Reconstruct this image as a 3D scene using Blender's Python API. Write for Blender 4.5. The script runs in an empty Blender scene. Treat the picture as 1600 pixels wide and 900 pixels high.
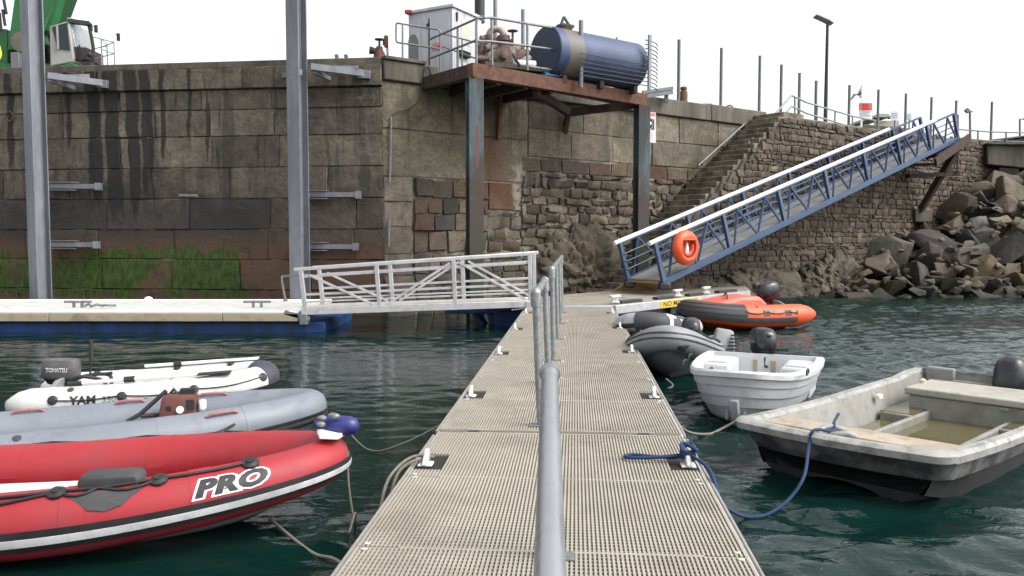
import bpy, bmesh, math, random
from mathutils import Vector, Matrix, noise
R = math.radians
rnd = random.Random(11)
C = bpy.context.scene.collection
F = 1310.0; CZ = 1.98; PITCH = math.atan(78/1310.0)
cp, sp_ = math.cos(PITCH), math.sin(PITCH)

# ------------------------------------------------------------------ measuring helpers
def ray(px, py):
    u = (px-800)/F; v = (450-py)/F
    return Vector((u, cp + v*sp_, -sp_ + v*cp))
def aty(px, py, Y):                 # point of the sight line at distance Y
    d = ray(px, py); return Vector((0, 0, CZ)) + d*(Y/d.y)
def atz(px, py, z):                 # point of the sight line at height z
    d = ray(px, py); return Vector((0, 0, CZ)) + d*((z-CZ)/d.z)
def V(*a): return Vector(a)

# ------------------------------------------------------------------ mesh builder
class MB:
    def __init__(s): s.v = []; s.f = []; s.uv = []; s.col = []
    def add(s, vs, fs, M=None, uvs=None):
        b = len(s.v)
        for p in vs:
            p = Vector(p); s.v.append(M @ p if M is not None else p)
        for f in fs: s.f.append([i+b for i in f])
        if uvs: s.uv.extend(uvs)
        return s
    def box(s, c, size, rz=0, M=None):
        hx, hy, hz = size[0]/2, size[1]/2, size[2]/2
        vs = [Vector((x, y, z)) for z in (-hz, hz) for y in (-hy, hy) for x in (-hx, hx)]
        m = Matrix.Translation(Vector(c)) @ Matrix.Rotation(rz, 4, 'Z')
        if M is not None: m = M @ m
        return s.add(vs, [(0,2,3,1),(4,5,7,6),(0,1,5,4),(2,6,7,3),(0,4,6,2),(1,3,7,5)], m)
    def beam(s, p0, p1, w, h, up=(0,0,1)):
        p0, p1 = Vector(p0), Vector(p1); t = (p1-p0)
        if t.length < 1e-6: return s
        t.normalize(); up = Vector(up)
        if abs(t.dot(up)) > .98: up = Vector((0,1,0)) if abs(t.y) < .9 else Vector((1,0,0))
        sd = t.cross(up).normalized(); u = sd.cross(t)
        vs = []
        for p in (p0, p1):
            for a, b in ((-1,-1),(1,-1),(1,1),(-1,1)): vs.append(p + sd*(a*w/2) + u*(b*h/2))
        return s.add(vs, [(3,2,1,0),(4,5,6,7),(0,1,5,4),(1,2,6,5),(2,3,7,6),(3,0,4,7)])
    def frames(s, path, closed=False, up=(0,0,1)):
        n = len(path); fr = []; up = Vector(up); prev = None
        for i in range(n):
            a = path[i-1] if (i > 0 or closed) else path[i]
            b = path[(i+1) % n] if (i < n-1 or closed) else path[i]
            t = (b-a)
            t = t.normalized() if t.length > 1e-9 else Vector((0,0,1))
            if prev is None:
                u = up
                if abs(t.dot(u)) > .95: u = Vector((0,1,0)) if abs(t.y) < .9 else Vector((1,0,0))
                sd = t.cross(u).normalized()
            else:
                sd = prev - t*prev.dot(t)
                sd = sd.normalized() if sd.length > 1e-6 else t.cross(Vector((0,0,1))).normalized()
            prev = sd; fr.append((t, sd, sd.cross(t)))
        return fr
    def tube(s, path, r, n=10, closed=False, cap=True):
        path = [Vector(p) for p in path]; m = len(path)
        rs = r if isinstance(r, (list, tuple)) else [r]*m
        fr = s.frames(path, closed); vs = []; fs = []
        for i, p in enumerate(path):
            t, sd, u = fr[i]
            for k in range(n):
                a = 2*math.pi*k/n; vs.append(p + (sd*math.cos(a) + u*math.sin(a))*rs[i])
        for i in range(m if closed else m-1):
            j = (i+1) % m
            for k in range(n):
                l = (k+1) % n; fs.append((i*n+k, i*n+l, j*n+l, j*n+k))
        if cap and not closed:
            fs.append(tuple(reversed(range(n)))); fs.append(tuple((m-1)*n+k for k in range(n)))
        return s.add(vs, fs)
    def sweep(s, path, prof, closed_prof=True, scale=None, cap=True, frames=None):
        # prof: list of (side, up) offsets ; frames fixed so that side stays level
        path = [Vector(p) for p in path]; m = len(path); n = len(prof); vs = []; fs = []
        for i, p in enumerate(path):
            a = path[max(i-1, 0)]; b = path[min(i+1, m-1)]; t = (b-a).normalized()
            if frames: sd, u = frames[i]
            else:
                sd = t.cross(Vector((0,0,1))).normalized(); u = sd.cross(t)
            k = scale[i] if scale else 1
            for (x, y) in prof: vs.append(p + sd*(x*k) + u*(y*k))
        for i in range(m-1):
            for k in range(n if closed_prof else n-1):
                l = (k+1) % n; fs.append((i*n+k, i*n+l, (i+1)*n+l, (i+1)*n+k))
        if cap and closed_prof:
            fs.append(tuple(reversed(range(n)))); fs.append(tuple((m-1)*n+k for k in range(n)))
        return s.add(vs, fs)
    def prism(s, poly, off):
        poly = [Vector(p) for p in poly]; off = Vector(off); n = len(poly)
        vs = poly + [p+off for p in poly]
        fs = [tuple(reversed(range(n))), tuple(range(n, 2*n))]
        for i in range(n): j = (i+1) % n; fs.append((i, j, n+j, n+i))
        return s.add(vs, fs)
    def slab(s, poly2, z0, z1):
        return s.prism([(p[0], p[1], z0) for p in poly2], (0, 0, z1-z0))
    def lathe(s, p, d, prof, n=20, M=None):
        p = Vector(p); d = Vector(d).normalized()
        a = Vector((0,0,1)) if abs(d.z) < .9 else Vector((1,0,0))
        x = d.cross(a).normalized(); y = d.cross(x); vs = []; fs = []; m = len(prof)
        for (r, h) in prof:
            for k in range(n):
                t = 2*math.pi*k/n; vs.append(p + d*h + (x*math.cos(t) + y*math.sin(t))*max(r, 1e-4))
        for i in range(m-1):
            for k in range(n):
                l = (k+1) % n; fs.append((i*n+k, i*n+l, (i+1)*n+l, (i+1)*n+k))
        fs.append(tuple(range(n))); fs.append(tuple(reversed(range((m-1)*n, m*n))))
        return s.add(vs, fs, M)
    def ball(s, c, rad, n=14, m=9, M=None):
        rx, ry, rz = rad if isinstance(rad, (tuple, list)) else (rad,)*3
        vs = []; fs = []
        for i in range(m+1):
            ph = -math.pi/2 + math.pi*i/m
            for k in range(n):
                t = 2*math.pi*k/n
                vs.append(Vector(c) + Vector((rx*math.cos(ph)*math.cos(t), ry*math.cos(ph)*math.sin(t), rz*math.sin(ph))))
        for i in range(m):
            for k in range(n):
                l = (k+1) % n; fs.append((i*n+k, i*n+l, (i+1)*n+l, (i+1)*n+k))
        return s.add(vs, fs, M)
    def loft(s, rings, closed=True, cap0=True, cap1=True):
        n = len(rings[0]); vs = [Vector(p) for r_ in rings for p in r_]; fs = []
        for i in range(len(rings)-1):
            for k in range(n if closed else n-1):
                l = (k+1) % n; fs.append((i*n+k, i*n+l, (i+1)*n+l, (i+1)*n+k))
        if closed and cap0: fs.append(tuple(reversed(range(n))))
        if closed and cap1: b = (len(rings)-1)*n; fs.append(tuple(b+k for k in range(n)))
        return s.add(vs, fs)
    def build(s, name, mat, parent=None, smooth=None, bevel=0, local=False, seg=2, sub=0, recalc=True):
        me = bpy.data.meshes.new(name)
        M = None
        if parent is not None and not local: M = MW[parent.name].inverted()
        me.from_pydata([tuple(M @ p) if M is not None else tuple(p) for p in s.v], [], s.f)
        if s.uv and len(s.uv) == len(s.v):
            l = me.uv_layers.new(name='UVMap')
            for lp in me.loops: l.data[lp.index].uv = s.uv[lp.vertex_index]
        if s.col and len(s.col) == len(s.v):
            ca = me.color_attributes.new('tone', 'FLOAT_COLOR', 'POINT')
            for i, c in enumerate(s.col): ca.data[i].color = (*c, 1)
        if recalc:
            bm = bmesh.new(); bm.from_mesh(me); bmesh.ops.recalc_face_normals(bm, faces=bm.faces[:]); bm.to_mesh(me); bm.free()
        me.materials.append(mat)
        if smooth is not None:
            for p in me.polygons: p.use_smooth = True
            me.set_sharp_from_angle(angle=R(smooth))
        o = bpy.data.objects.new(name, me); C.objects.link(o)
        if parent is not None:
            o.parent = parent; MW[o.name] = MW[parent.name]
        else: MW[o.name] = Matrix()
        if bevel:
            b = o.modifiers.new('bevel', 'BEVEL'); b.width = bevel; b.segments = seg; b.limit_method = 'ANGLE'; b.angle_limit = R(40)
            if smooth is None:
                for p in me.polygons: p.use_smooth = True
                me.set_sharp_from_angle(angle=R(75))
        if sub:
            b = o.modifiers.new('sub', 'SUBSURF'); b.levels = sub; b.render_levels = sub
        return o
MW = {}
def tag(o, label=None, cat=None, group=None, kind=None):
    if label: o['label'] = label
    if cat: o['category'] = cat
    if group: o['group'] = group
    if kind: o['kind'] = kind
    return o
def thing(name, label, cat, loc=(0,0,0), M=None, group=None):
    o = bpy.data.objects.new(name, None); C.objects.link(o); o.empty_display_size = .2
    if M is None: M = Matrix.Translation(Vector(loc))
    o.matrix_world = M; MW[o.name] = M.copy()
    return tag(o, label, cat, group)
def pose(loc, rz=0, pitch=0, roll=0):
    return Matrix.Translation(Vector(loc)) @ Matrix.Rotation(rz, 4, 'Z') @ Matrix.Rotation(pitch, 4, 'Y') @ Matrix.Rotation(roll, 4, 'X')
def dup(o, M, label=None):
    r = o.copy(); C.objects.link(r); r.matrix_world = M; MW[r.name] = M
    if label: r['label'] = label
    def rec(a, b):
        for ch in a.children:
            c = ch.copy(); C.objects.link(c); c.parent = b; rec(ch, c)
    rec(o, r); return r
def spline(pts, k=8, closed=False):       # Catmull-Rom
    pts = [Vector(p) for p in pts]; n = len(pts); out = []
    rng = range(n if closed else n-1)
    for i in rng:
        if closed: a, b, c, d = pts[i-1], pts[i], pts[(i+1) % n], pts[(i+2) % n]
        else: a, b, c, d = pts[max(i-1,0)], pts[i], pts[i+1], pts[min(i+2,n-1)]
        for j in range(k):
            t = j/k
            out.append(.5*((2*b) + (c-a)*t + (2*a-5*b+4*c-d)*t*t + (3*b-a-3*c+d)*t**3))
    if not closed: out.append(pts[-1].copy())
    return out
def text_mesh(txt, size, shear=0, offset=0, extrude=0, spacing=1):
    cu = bpy.data.curves.new('lettering', 'FONT'); cu.body = txt; cu.size = size; cu.shear = shear; cu.offset = offset
    cu.extrude = extrude; cu.space_character = spacing; cu.align_x = 'CENTER'; cu.align_y = 'CENTER'; cu.resolution_u = 3
    o = bpy.data.objects.new('lettering', cu); C.objects.link(o)
    dg = bpy.context.evaluated_depsgraph_get(); dg.update(); me = bpy.data.meshes.new_from_object(o.evaluated_get(dg))
    bm = bmesh.new(); bm.from_mesh(me)
    vs = [v.co.copy() for v in bm.verts]; fs = [[v.index for v in f.verts] for f in bm.faces]
    bm.free(); bpy.data.objects.remove(o); bpy.data.curves.remove(cu); bpy.data.meshes.remove(me)
    return vs, fs

# ------------------------------------------------------------------ materials
class NT:
    def __init__(s, name):
        s.m = bpy.data.materials.new(name); s.m.use_nodes = True; s.t = s.m.node_tree; s.t.nodes.clear()
        s.out = s.n('ShaderNodeOutputMaterial'); s.b = s.n('ShaderNodeBsdfPrincipled'); s.l(s.b, 0, s.out, 0)
        s.tc = s.n('ShaderNodeTexCoord')
    def n(s, t): return s.t.nodes.new(t)
    def l(s, a, i, b, j): s.t.links.new(a.outputs[i], b.inputs[j])
    def noise(s, sc, det=4, rough=.6, vec=None, dist=0, sock='Object'):
        x = s.n('ShaderNodeTexNoise'); x.inputs['Scale'].default_value = sc; x.inputs['Detail'].default_value = det
        x.inputs['Roughness'].default_value = rough; x.inputs['Distortion'].default_value = dist
        if vec is None: s.t.links.new(s.tc.outputs[sock], x.inputs['Vector'])
        else: s.t.links.new(vec, x.inputs['Vector'])
        return x.outputs[0]
    def scalev(s, sc, vec=None, sock='Object', loc=(0,0,0)):
        mp = s.n('ShaderNodeMapping'); mp.inputs['Scale'].default_value = sc; mp.inputs['Location'].default_value = loc
        s.t.links.new(vec if vec is not None else s.tc.outputs[sock], mp.inputs['Vector']); return mp.outputs[0]
    def ramp(s, x, stops, interp='LINEAR'):
        r = s.n('ShaderNodeValToRGB'); s.t.links.new(x, r.inputs[0]); e = r.color_ramp.elements; r.color_ramp.interpolation = interp
        while len(e) < len(stops): e.new(.5)
        for el, (p, c) in zip(e, stops):
            el.position = p; el.color = (c, c, c, 1) if isinstance(c, (int, float)) else (*c, 1)
        return r.outputs[0]
    def mix(s, f, a, b, blend='MIX'):
        x = s.n('ShaderNodeMix'); x.data_type = 'RGBA'; x.blend_type = blend
        for k, val in ((0, f), (6, a), (7, b)):
            if isinstance(val, (int, float)): x.inputs[k].default_value = val if k == 0 else (val, val, val, 1)
            elif isinstance(val, tuple): x.inputs[k].default_value = (*val, 1)
            else: s.t.links.new(val, x.inputs[k])
        return x.outputs[2]
    def math(s, op, a, b=0, c=None, clamp=False):
        x = s.n('ShaderNodeMath'); x.operation = op; x.use_clamp = clamp
        for k, val in ((0, a), (1, b), (2, c)):
            if val is None: continue
            if isinstance(val, (int, float)): x.inputs[k].default_value = val
            else: s.t.links.new(val, x.inputs[k])
        return x.outputs[0]
    def sep(s, vec):
        x = s.n('ShaderNodeSeparateXYZ'); s.t.links.new(vec, x.inputs[0]); return x.outputs
    def map(s, x, a, b, c=0, d=1, smooth=True):
        r = s.n('ShaderNodeMapRange'); r.interpolation_type = 'SMOOTHSTEP' if smooth else 'LINEAR'
        for k, val in ((0, x), (1, a), (2, b), (3, c), (4, d)):
            if isinstance(val, (int, float)): r.inputs[k].default_value = val
            else: s.t.links.new(val, r.inputs[k])
        return r.outputs[0]
    def bump(s, h, dist=.01, strength=1, prev=None):
        b = s.n('ShaderNodeBump'); b.inputs['Distance'].default_value = dist; b.inputs['Strength'].default_value = strength
        s.t.links.new(h, b.inputs['Height'])
        if prev is not None: s.t.links.new(prev, b.inputs['Normal'])
        return b.outputs[0]
    def color(s, c): 
        if isinstance(c, tuple): s.b.inputs['Base Color'].default_value = (*c, 1)
        else: s.t.links.new(c, s.b.inputs['Base Color'])
    def set(s, k, val):
        if isinstance(val, (int, float)): s.b.inputs[k].default_value = val
        else: s.t.links.new(val, s.b.inputs[k])
def mul(c, k): return tuple(min(1, x*k) for x in c)
def mat(name, col, rough=.55, metal=0, var=.18, sc=3.0, dirt=None, dsc=5.0, damt=.4, bump=0, bsc=60, streak=False, spec=.5):
    t = NT(name); n1 = t.noise(sc, 5, .65)
    c = t.mix(t.ramp(n1, [(.3, 0), (.7, 1)]), mul(col, 1-var), mul(col, 1+var))
    if dirt:
        v = t.scalev((dsc, dsc, dsc*.16)) if streak else t.scalev((dsc, dsc, dsc))
        n2 = t.noise(1, 6, .7, vec=v)
        d = t.ramp(n2, [(.62-damt*.35, 0), (.78-damt*.25, 1)])
        c = t.mix(t.math('MULTIPLY', d, .85), c, dirt)
    t.color(c); t.set('Metallic', metal)
    t.set('Roughness', t.map(n1, .25, .75, max(.03, rough-.1), min(1, rough+.1)))
    t.set('Specular IOR Level', spec)
    if bump: t.set('Normal', t.bump(t.noise(bsc, 4), bump, .6))
    return t.m
# ------------------------------------------------------------------ camera, light, sky
sc = bpy.context.scene
cam = bpy.data.cameras.new('Camera'); co = bpy.data.objects.new('Camera', cam); C.objects.link(co)
cam.sensor_width = 36; cam.lens = F/1600*36; cam.clip_end = 3000; cam.clip_start = .05
co.location = (0, 0, CZ); co.rotation_euler = (R(90)-PITCH, 0, 0); sc.camera = co
sc.view_settings.view_transform = 'Standard'; sc.view_settings.look = 'None'; sc.view_settings.gamma = 1
sc.view_settings.exposure = 1.2
SUN_EL, SUN_AZ = R(48), R(110)          # azimuth clockwise from +Y
w = bpy.data.worlds.new('World'); sc.world = w; w.use_nodes = True; nt = w.node_tree; nt.nodes.clear()
wo = nt.nodes.new('ShaderNodeOutputWorld'); bg = nt.nodes.new('ShaderNodeBackground'); sk = nt.nodes.new('ShaderNodeTexSky')
sk.sky_type = 'NISHITA'; sk.sun_disc = False; sk.sun_elevation = SUN_EL; sk.sun_rotation = SUN_AZ
sk.air_density = 1.0; sk.dust_density = 4.0; sk.ozone_density = .6
hs = nt.nodes.new('ShaderNodeHueSaturation'); hs.inputs['Saturation'].default_value = .14
# overcast: soft uneven cloud brightness
tcw = nt.nodes.new('ShaderNodeTexCoord'); nz = nt.nodes.new('ShaderNodeTexNoise'); nz.inputs['Scale'].default_value = 2.2; nz.inputs['Detail'].default_value = 5
mr = nt.nodes.new('ShaderNodeMapRange'); mr.inputs[1].default_value = .3; mr.inputs[2].default_value = .7; mr.inputs[3].default_value = .85; mr.inputs[4].default_value = 1.15
mx = nt.nodes.new('ShaderNodeMix'); mx.data_type = 'RGBA'; mx.blend_type = 'MULTIPLY'; mx.inputs[0].default_value = 1
for a, i, b, j in ((sk,0,hs,'Color'),(tcw,'Generated',nz,'Vector'),(nz,0,mr,0),(hs,0,mx,6),(mr,0,mx,7),(mx,2,bg,'Color'),(bg,0,wo,0)): nt.links.new(a.outputs[i], b.inputs[j])
bg.inputs['Strength'].default_value = .15
sl = bpy.data.lights.new('sun', 'SUN'); so = bpy.data.objects.new('sun', sl); C.objects.link(so)
sl.energy = .7; sl.angle = R(22); sl.color = (1, .965, .92)
sdir = V(math.sin(SUN_AZ)*math.cos(SUN_EL), math.cos(SUN_AZ)*math.cos(SUN_EL), math.sin(SUN_EL))
so.rotation_euler = sdir.to_track_quat('Z', 'Y').to_euler()

# ------------------------------------------------------------------ water
import numpy as np
def water_mat():
    t = NT('harbour_water')
    t.color((.002, .0155, .0125)); t.set('Roughness', .02); t.set('IOR', 1.33)
    ve = t.scalev((.8, 1.35, 1)); n2 = t.noise(9.0, 3, .55, vec=ve, dist=.6)
    amp = t.map(t.sep(t.tc.outputs['Object'])[0], -1.5, 2.6, .3, 1.0)
    t.set('Normal', t.bump(t.math('MULTIPLY', t.math('MULTIPLY', n2, .012), amp), 1.0, 1.0)); return t.m
# rippled surface: many small wind waves, calmer on the sheltered left side, with ruffled and smooth patches
xs_w = np.arange(-18, 27.01, .05); ys_w = [1.2]
while ys_w[-1] < 33: ys_w.append(ys_w[-1] + .035 + .0011*ys_w[-1])
ys_w = np.array(ys_w); XW, YW = np.meshgrid(xs_w, ys_w); rg = np.random.default_rng(4)
ZW = np.zeros_like(XW); NW = 54; sl_ = .18/math.sqrt(NW/2)
for k in range(NW):
    lam = .16*(1.0/.16)**rg.random(); th = math.radians(90+rg.normal(0, 34)); kx_, ky_ = 2*math.pi/lam*math.cos(th), 2*math.pi/lam*math.sin(th)
    ZW += sl_*lam/(2*math.pi)*np.sin(kx_*XW + ky_*YW + rg.random()*6.283 + .8*np.sin(.7*XW*math.cos(k)+.6*YW*math.sin(k*1.7)+k))
q = np.clip((XW+1.5)/4.2, 0, 1); side = .3 + .75*q*q*(3-2*q)
pat = np.zeros_like(XW)
for k in range(7): pat += np.sin(XW*rg.uniform(-.7, .7) + YW*rg.uniform(-1.1, 1.1) + rg.random()*6.3)
ZW *= side*np.clip(1 + .16*pat, .35, 1.6)
ed = np.minimum.reduce([XW-xs_w[0], xs_w[-1]-XW, YW-ys_w[0], ys_w[-1]-YW]); ZW *= np.clip(ed/.8, 0, 1)
ny, nx = XW.shape; vv = np.stack([XW, YW, ZW], -1).reshape(-1, 3)
ii = (np.arange(ny-1)[:, None]*nx + np.arange(nx-1)[None, :]).reshape(-1); quads = np.stack([ii, ii+1, ii+nx+1, ii+nx], -1)
S = 900; b_ = len(vv); x0, x1, y0, y1 = xs_w[0], xs_w[-1], ys_w[0], ys_w[-1]
frame = np.array([(-S,-S,0),(S,-S,0),(S,S,0),(-S,S,0),(x0,y0,0),(x1,y0,0),(x1,y1,0),(x0,y1,0)])
fq = np.array([(0,1,5,4),(1,2,6,5),(2,3,7,6),(3,0,4,7)])+b_
vv = np.concatenate([vv, frame]); quads = np.concatenate([quads, fq]).astype(np.int32)
me = bpy.data.meshes.new('water'); me.vertices.add(len(vv)); me.vertices.foreach_set('co', vv.astype(np.float32).ravel())
me.loops.add(quads.size); me.loops.foreach_set('vertex_index', quads.ravel()); me.polygons.add(len(quads)); me.polygons.foreach_set('loop_start', np.arange(0, quads.size, 4, dtype=np.int32))
me.polygons.foreach_set('use_smooth', np.ones(len(quads), dtype=bool)); me.update(calc_edges=True); me.materials.append(water_mat())
wo_ = bpy.data.objects.new('water', me); C.objects.link(wo_); MW[wo_.name] = Matrix(); tag(wo_, kind='structure')

# ------------------------------------------------------------------ quay walls
A = V(-3.25, 21.3, 0); Wd = V(.801, .598, 0).normalized(); Wn = V(.598, -.801, 0).normalized()
Ld = V(10.55, -1.35, 0).normalized(); Ln = V(-.127, -.992, 0).normalized()      # left wall runs to the corner A
OFF = 1.5; A2 = A + Wn*OFF
def wall_mat(name, kind):
    t = NT(name); uv = t.tc.outputs['UV']; U = t.sep(uv); u, v = U[0], U[1]
    n_big = t.noise(.55, 5, .65, vec=uv); n_mid = t.noise(2.6, 6, .7, vec=uv); n_fin = t.noise(24, 5, .7, vec=uv)
    at = t.n('ShaderNodeAttribute'); at.attribute_name = 'tone'
    c = at.outputs['Color']
    c = t.mix(1, c, t.mix(t.ramp(n_mid, [(.32, 0), (.68, 1)]), .5, 1.35), 'MULTIPLY')
    c = t.mix(1, c, t.mix(t.ramp(t.noise(10, 6, .75, vec=uv), [(.28, 0), (.72, 1)]), .6, 1.35), 'MULTIPLY')
    def streaks(c, sx, sy, lo, hi, amt, col, loc=(0,0,0), gate=None):
        d = t.ramp(t.noise(1, 5, .62, vec=t.scalev((sx, sy, 1), uv, loc=loc)), [(lo, 0), (hi, amt)])
        if gate is not None: d = t.math('MULTIPLY', d, gate)
        return t.mix(d, c, col)
    if kind == 'left':
        c = streaks(c, 1.5, .12, .56, .6, .55, (.026, .023, .021), gate=t.map(v, 2.0, 3.6))
        c = streaks(c, 3.6, .3, .6, .635, .8, (.02, .018, .018), (3, 1, 0), t.map(v, 3.0, 4.2))
        c = streaks(c, 2.6, .14, .6, .7, .6, (.17, .145, .115), (7, 0, 0), t.map(v, 2.5, 4))
        c = streaks(c, .9, .7, .6, .72, .55, (.19, .165, .135), (1, 5, 0), t.map(v, 2.2, 3.4))
        # black tidal zone, old run-off, russet weed and green weed
        vb = t.math('ADD', v, t.math('MULTIPLY', t.math('SUBTRACT', n_big, .5), 1.8))
        low = t.math('MULTIPLY', t.map(t.math('ADD', vb, t.math('MULTIPLY', t.math('SUBTRACT', n_mid, .5), 1.2)), 2.7, 3.9, 1, 0), t.map(u, -3.6, -2.2, 1, .3))
        c = t.mix(t.math('MULTIPLY', low, .7), c, (.016, .0155, .0165))
        uw = t.math('ADD', u, t.math('MULTIPLY', t.math('SUBTRACT', t.noise(1, 4, .6, vec=t.scalev((1.2, .9, 1), uv)), .5), .34))
        end = t.math('MULTIPLY', t.math('SUBTRACT', t.noise(1, 3, .6, vec=t.scalev((5, .2, 1), uv)), .5), 3.4)
        for a, b, z0 in ((-8.0, -7.62, 3.1), (-7.5, -7.05, 2.8), (-6.86, -6.55, 3.0), (-6.5, -6.2, 3.1), (-8.62, -8.48, 4.6), (-5.95, -5.8, 4.2), (-10.3, -10.1, 3.9), (-5.2, -5.1, 4.5)):
            k = t.math('MULTIPLY', t.map(uw, a-.03, a+.03), t.map(uw, b-.03, b+.03, 1, 0))
            k = t.math('MULTIPLY', k, t.map(t.math('ADD', v, end), z0-.25, z0+.25))
            c = t.mix(t.math('MULTIPLY', k, .85), c, (.0115, .0105, .0115))
        rus = t.math('MULTIPLY', t.map(t.math('ADD', v, t.math('MULTIPLY', n_mid, .8)), 1.9, 2.7, 1, 0), t.map(n_mid, .3, .55))
        c = t.mix(t.math('MULTIPLY', rus, .85), c, t.mix(n_fin, (.055, .027, .016), (.14, .076, .045)))
        vv = t.math('ADD', v, t.math('MULTIPLY', t.math('SUBTRACT', n_mid, .5), 1.7))
        g = t.math('MULTIPLY', t.map(vv, 1.62, 1.78, 1, 0), t.map(vv, .3, .55))
        pn = t.math('ADD', t.math('MULTIPLY', t.noise(.55, 2, .5, vec=t.scalev((1, .45, 1), uv, loc=(3.3, 0, 0))), .8), t.math('MULTIPLY', n_mid, .22))
        patch = t.math('MAXIMUM', t.ramp(pn, [(.485, 0), (.52, 1)]), t.map(u, -10.6, -10.0, .9, 0))
        gcol = t.mix(t.ramp(t.noise(1, 4, .65, vec=t.scalev((11, 3.5, 1), uv)), [(.35, 0), (.65, 1)]), (.016, .028, .005), (.046, .088, .012))
        c = t.mix(t.math('MULTIPLY', t.math('MULTIPLY', g, patch), t.map(u, -2.9, -2.2, .95, 0)), c, gcol)
    elif kind in ('right', 'rubble'):
        c = streaks(c, 1.6, .14, .54, .66, .6, (.03, .026, .02))
        c = streaks(c, 1.3, .5, .6, .7, .5, (.2, .175, .135), (4, 2, 0))
        if kind == 'right':
            top = t.map(v, 3.6, 4.6)
            c = t.mix(t.math('MULTIPLY', t.ramp(n_big, [(.5, 0), (.6, .42)]), top), c, (.055, .055, .022))
            c = streaks(c, 2.2, .2, .57, .62, .75, (.022, .02, .015), (2, 8, 0), t.math('MULTIPLY', top, t.map(t.math('ABSOLUTE', t.math('SUBTRACT', u, 3.2)), 1.2, 2.4, 1, .4)))
            red = t.math('MULTIPLY', t.map(t.math('ABSOLUTE', t.math('SUBTRACT', u, 3.25)), .3, 1.0, 1, 0), t.math('MULTIPLY', t.map(v, 2.6, 3.4), t.map(v, 4.4, 5.6, .9, 0)))
            c = t.mix(t.math('MULTIPLY', red, .8), c, (.095, .045, .024))
            lm = t.math('MULTIPLY', t.map(t.math('ABSOLUTE', t.math('SUBTRACT', t.math('ADD', u, t.math('MULTIPLY', n_mid, .9)), 4.75)), .08, .32, 1, 0), t.math('MULTIPLY', t.map(v, 2.0, 3.0), t.map(v, 3.9, 4.2, 1, 0)))
            c = t.mix(t.math('MULTIPLY', lm, t.ramp(n_mid, [(.42, 0), (.52, .85)])), c, (.26, .24, .2))
        wet = t.map(t.math('ADD', v, n_big), .9, 2.4, 1, 0)
        c = t.mix(t.math('MULTIPLY', wet, .5), c, (.024, .021, .014))
    t.color(c); t.set('Roughness', t.map(n_mid, .3, .7, .62, .92)); t.set('Specular IOR Level', .3)
    nb = t.bump(n_mid, .07, .7); t.set('Normal', t.bump(n_fin, .018, .8, nb)); return t.m
def mortar_mat(name, dark, pale, lo, hi):
    t = NT(name); uv = t.tc.outputs['UV']; n = t.noise(1.5, 6, .7, vec=uv)
    t.color(t.mix(t.ramp(n, [(lo, 0), (hi, 1)]), dark, pale)); t.set('Roughness', .9); t.set('Normal', t.bump(t.noise(14, 5, .7, vec=uv), .03, .8)); return t.m
def wall_grid(P, d, nrm, t0, t1, zb, zt, disp, res=.13, back=2.5):
    m = MB(); nt_ = max(2, int((t1-t0)/res)); nz = int(7.5/res); vs = []; fs = []; uv = []
    for i in range(nt_+1):
        tt = t0 + (t1-t0)*i/nt_; top = zt(tt); bot = zb
        for j in range(nz+1):
            z = bot + (top-bot)*j/nz
            p = P + d*tt + V(0, 0, z) + nrm*disp(tt, z); vs.append(p); uv.append((tt, z))
    for i in range(nt_):
        for j in range(nz):
            a = i*(nz+1)+j; fs.append((a, a+nz+1, a+nz+2, a+1))
    b0 = len(vs)                                    # top, ends and back
    for i in range(nt_+1):
        tt = t0 + (t1-t0)*i/nt_
        for z in (zb, zt(tt)): vs.append(P + d*tt - nrm*back + V(0, 0, z)); uv.append((tt, z))
    for i in range(nt_):
        a = i*(nz+1)+nz; fs.append((a, a+nz+1, b0+2*(i+1)+1, b0+2*i+1)); fs.append((b0+2*i, b0+2*i+1, b0+2*i+3, b0+2*i+2))
    fs.append([j for j in range(nz+1)] + [b0+1, b0]); e = nt_*(nz+1)
    fs.append([b0+2*nt_, b0+2*nt_+1] + [e+nz-j for j in range(nz+1)])
    return m.add(vs, fs, uvs=uv)
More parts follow.
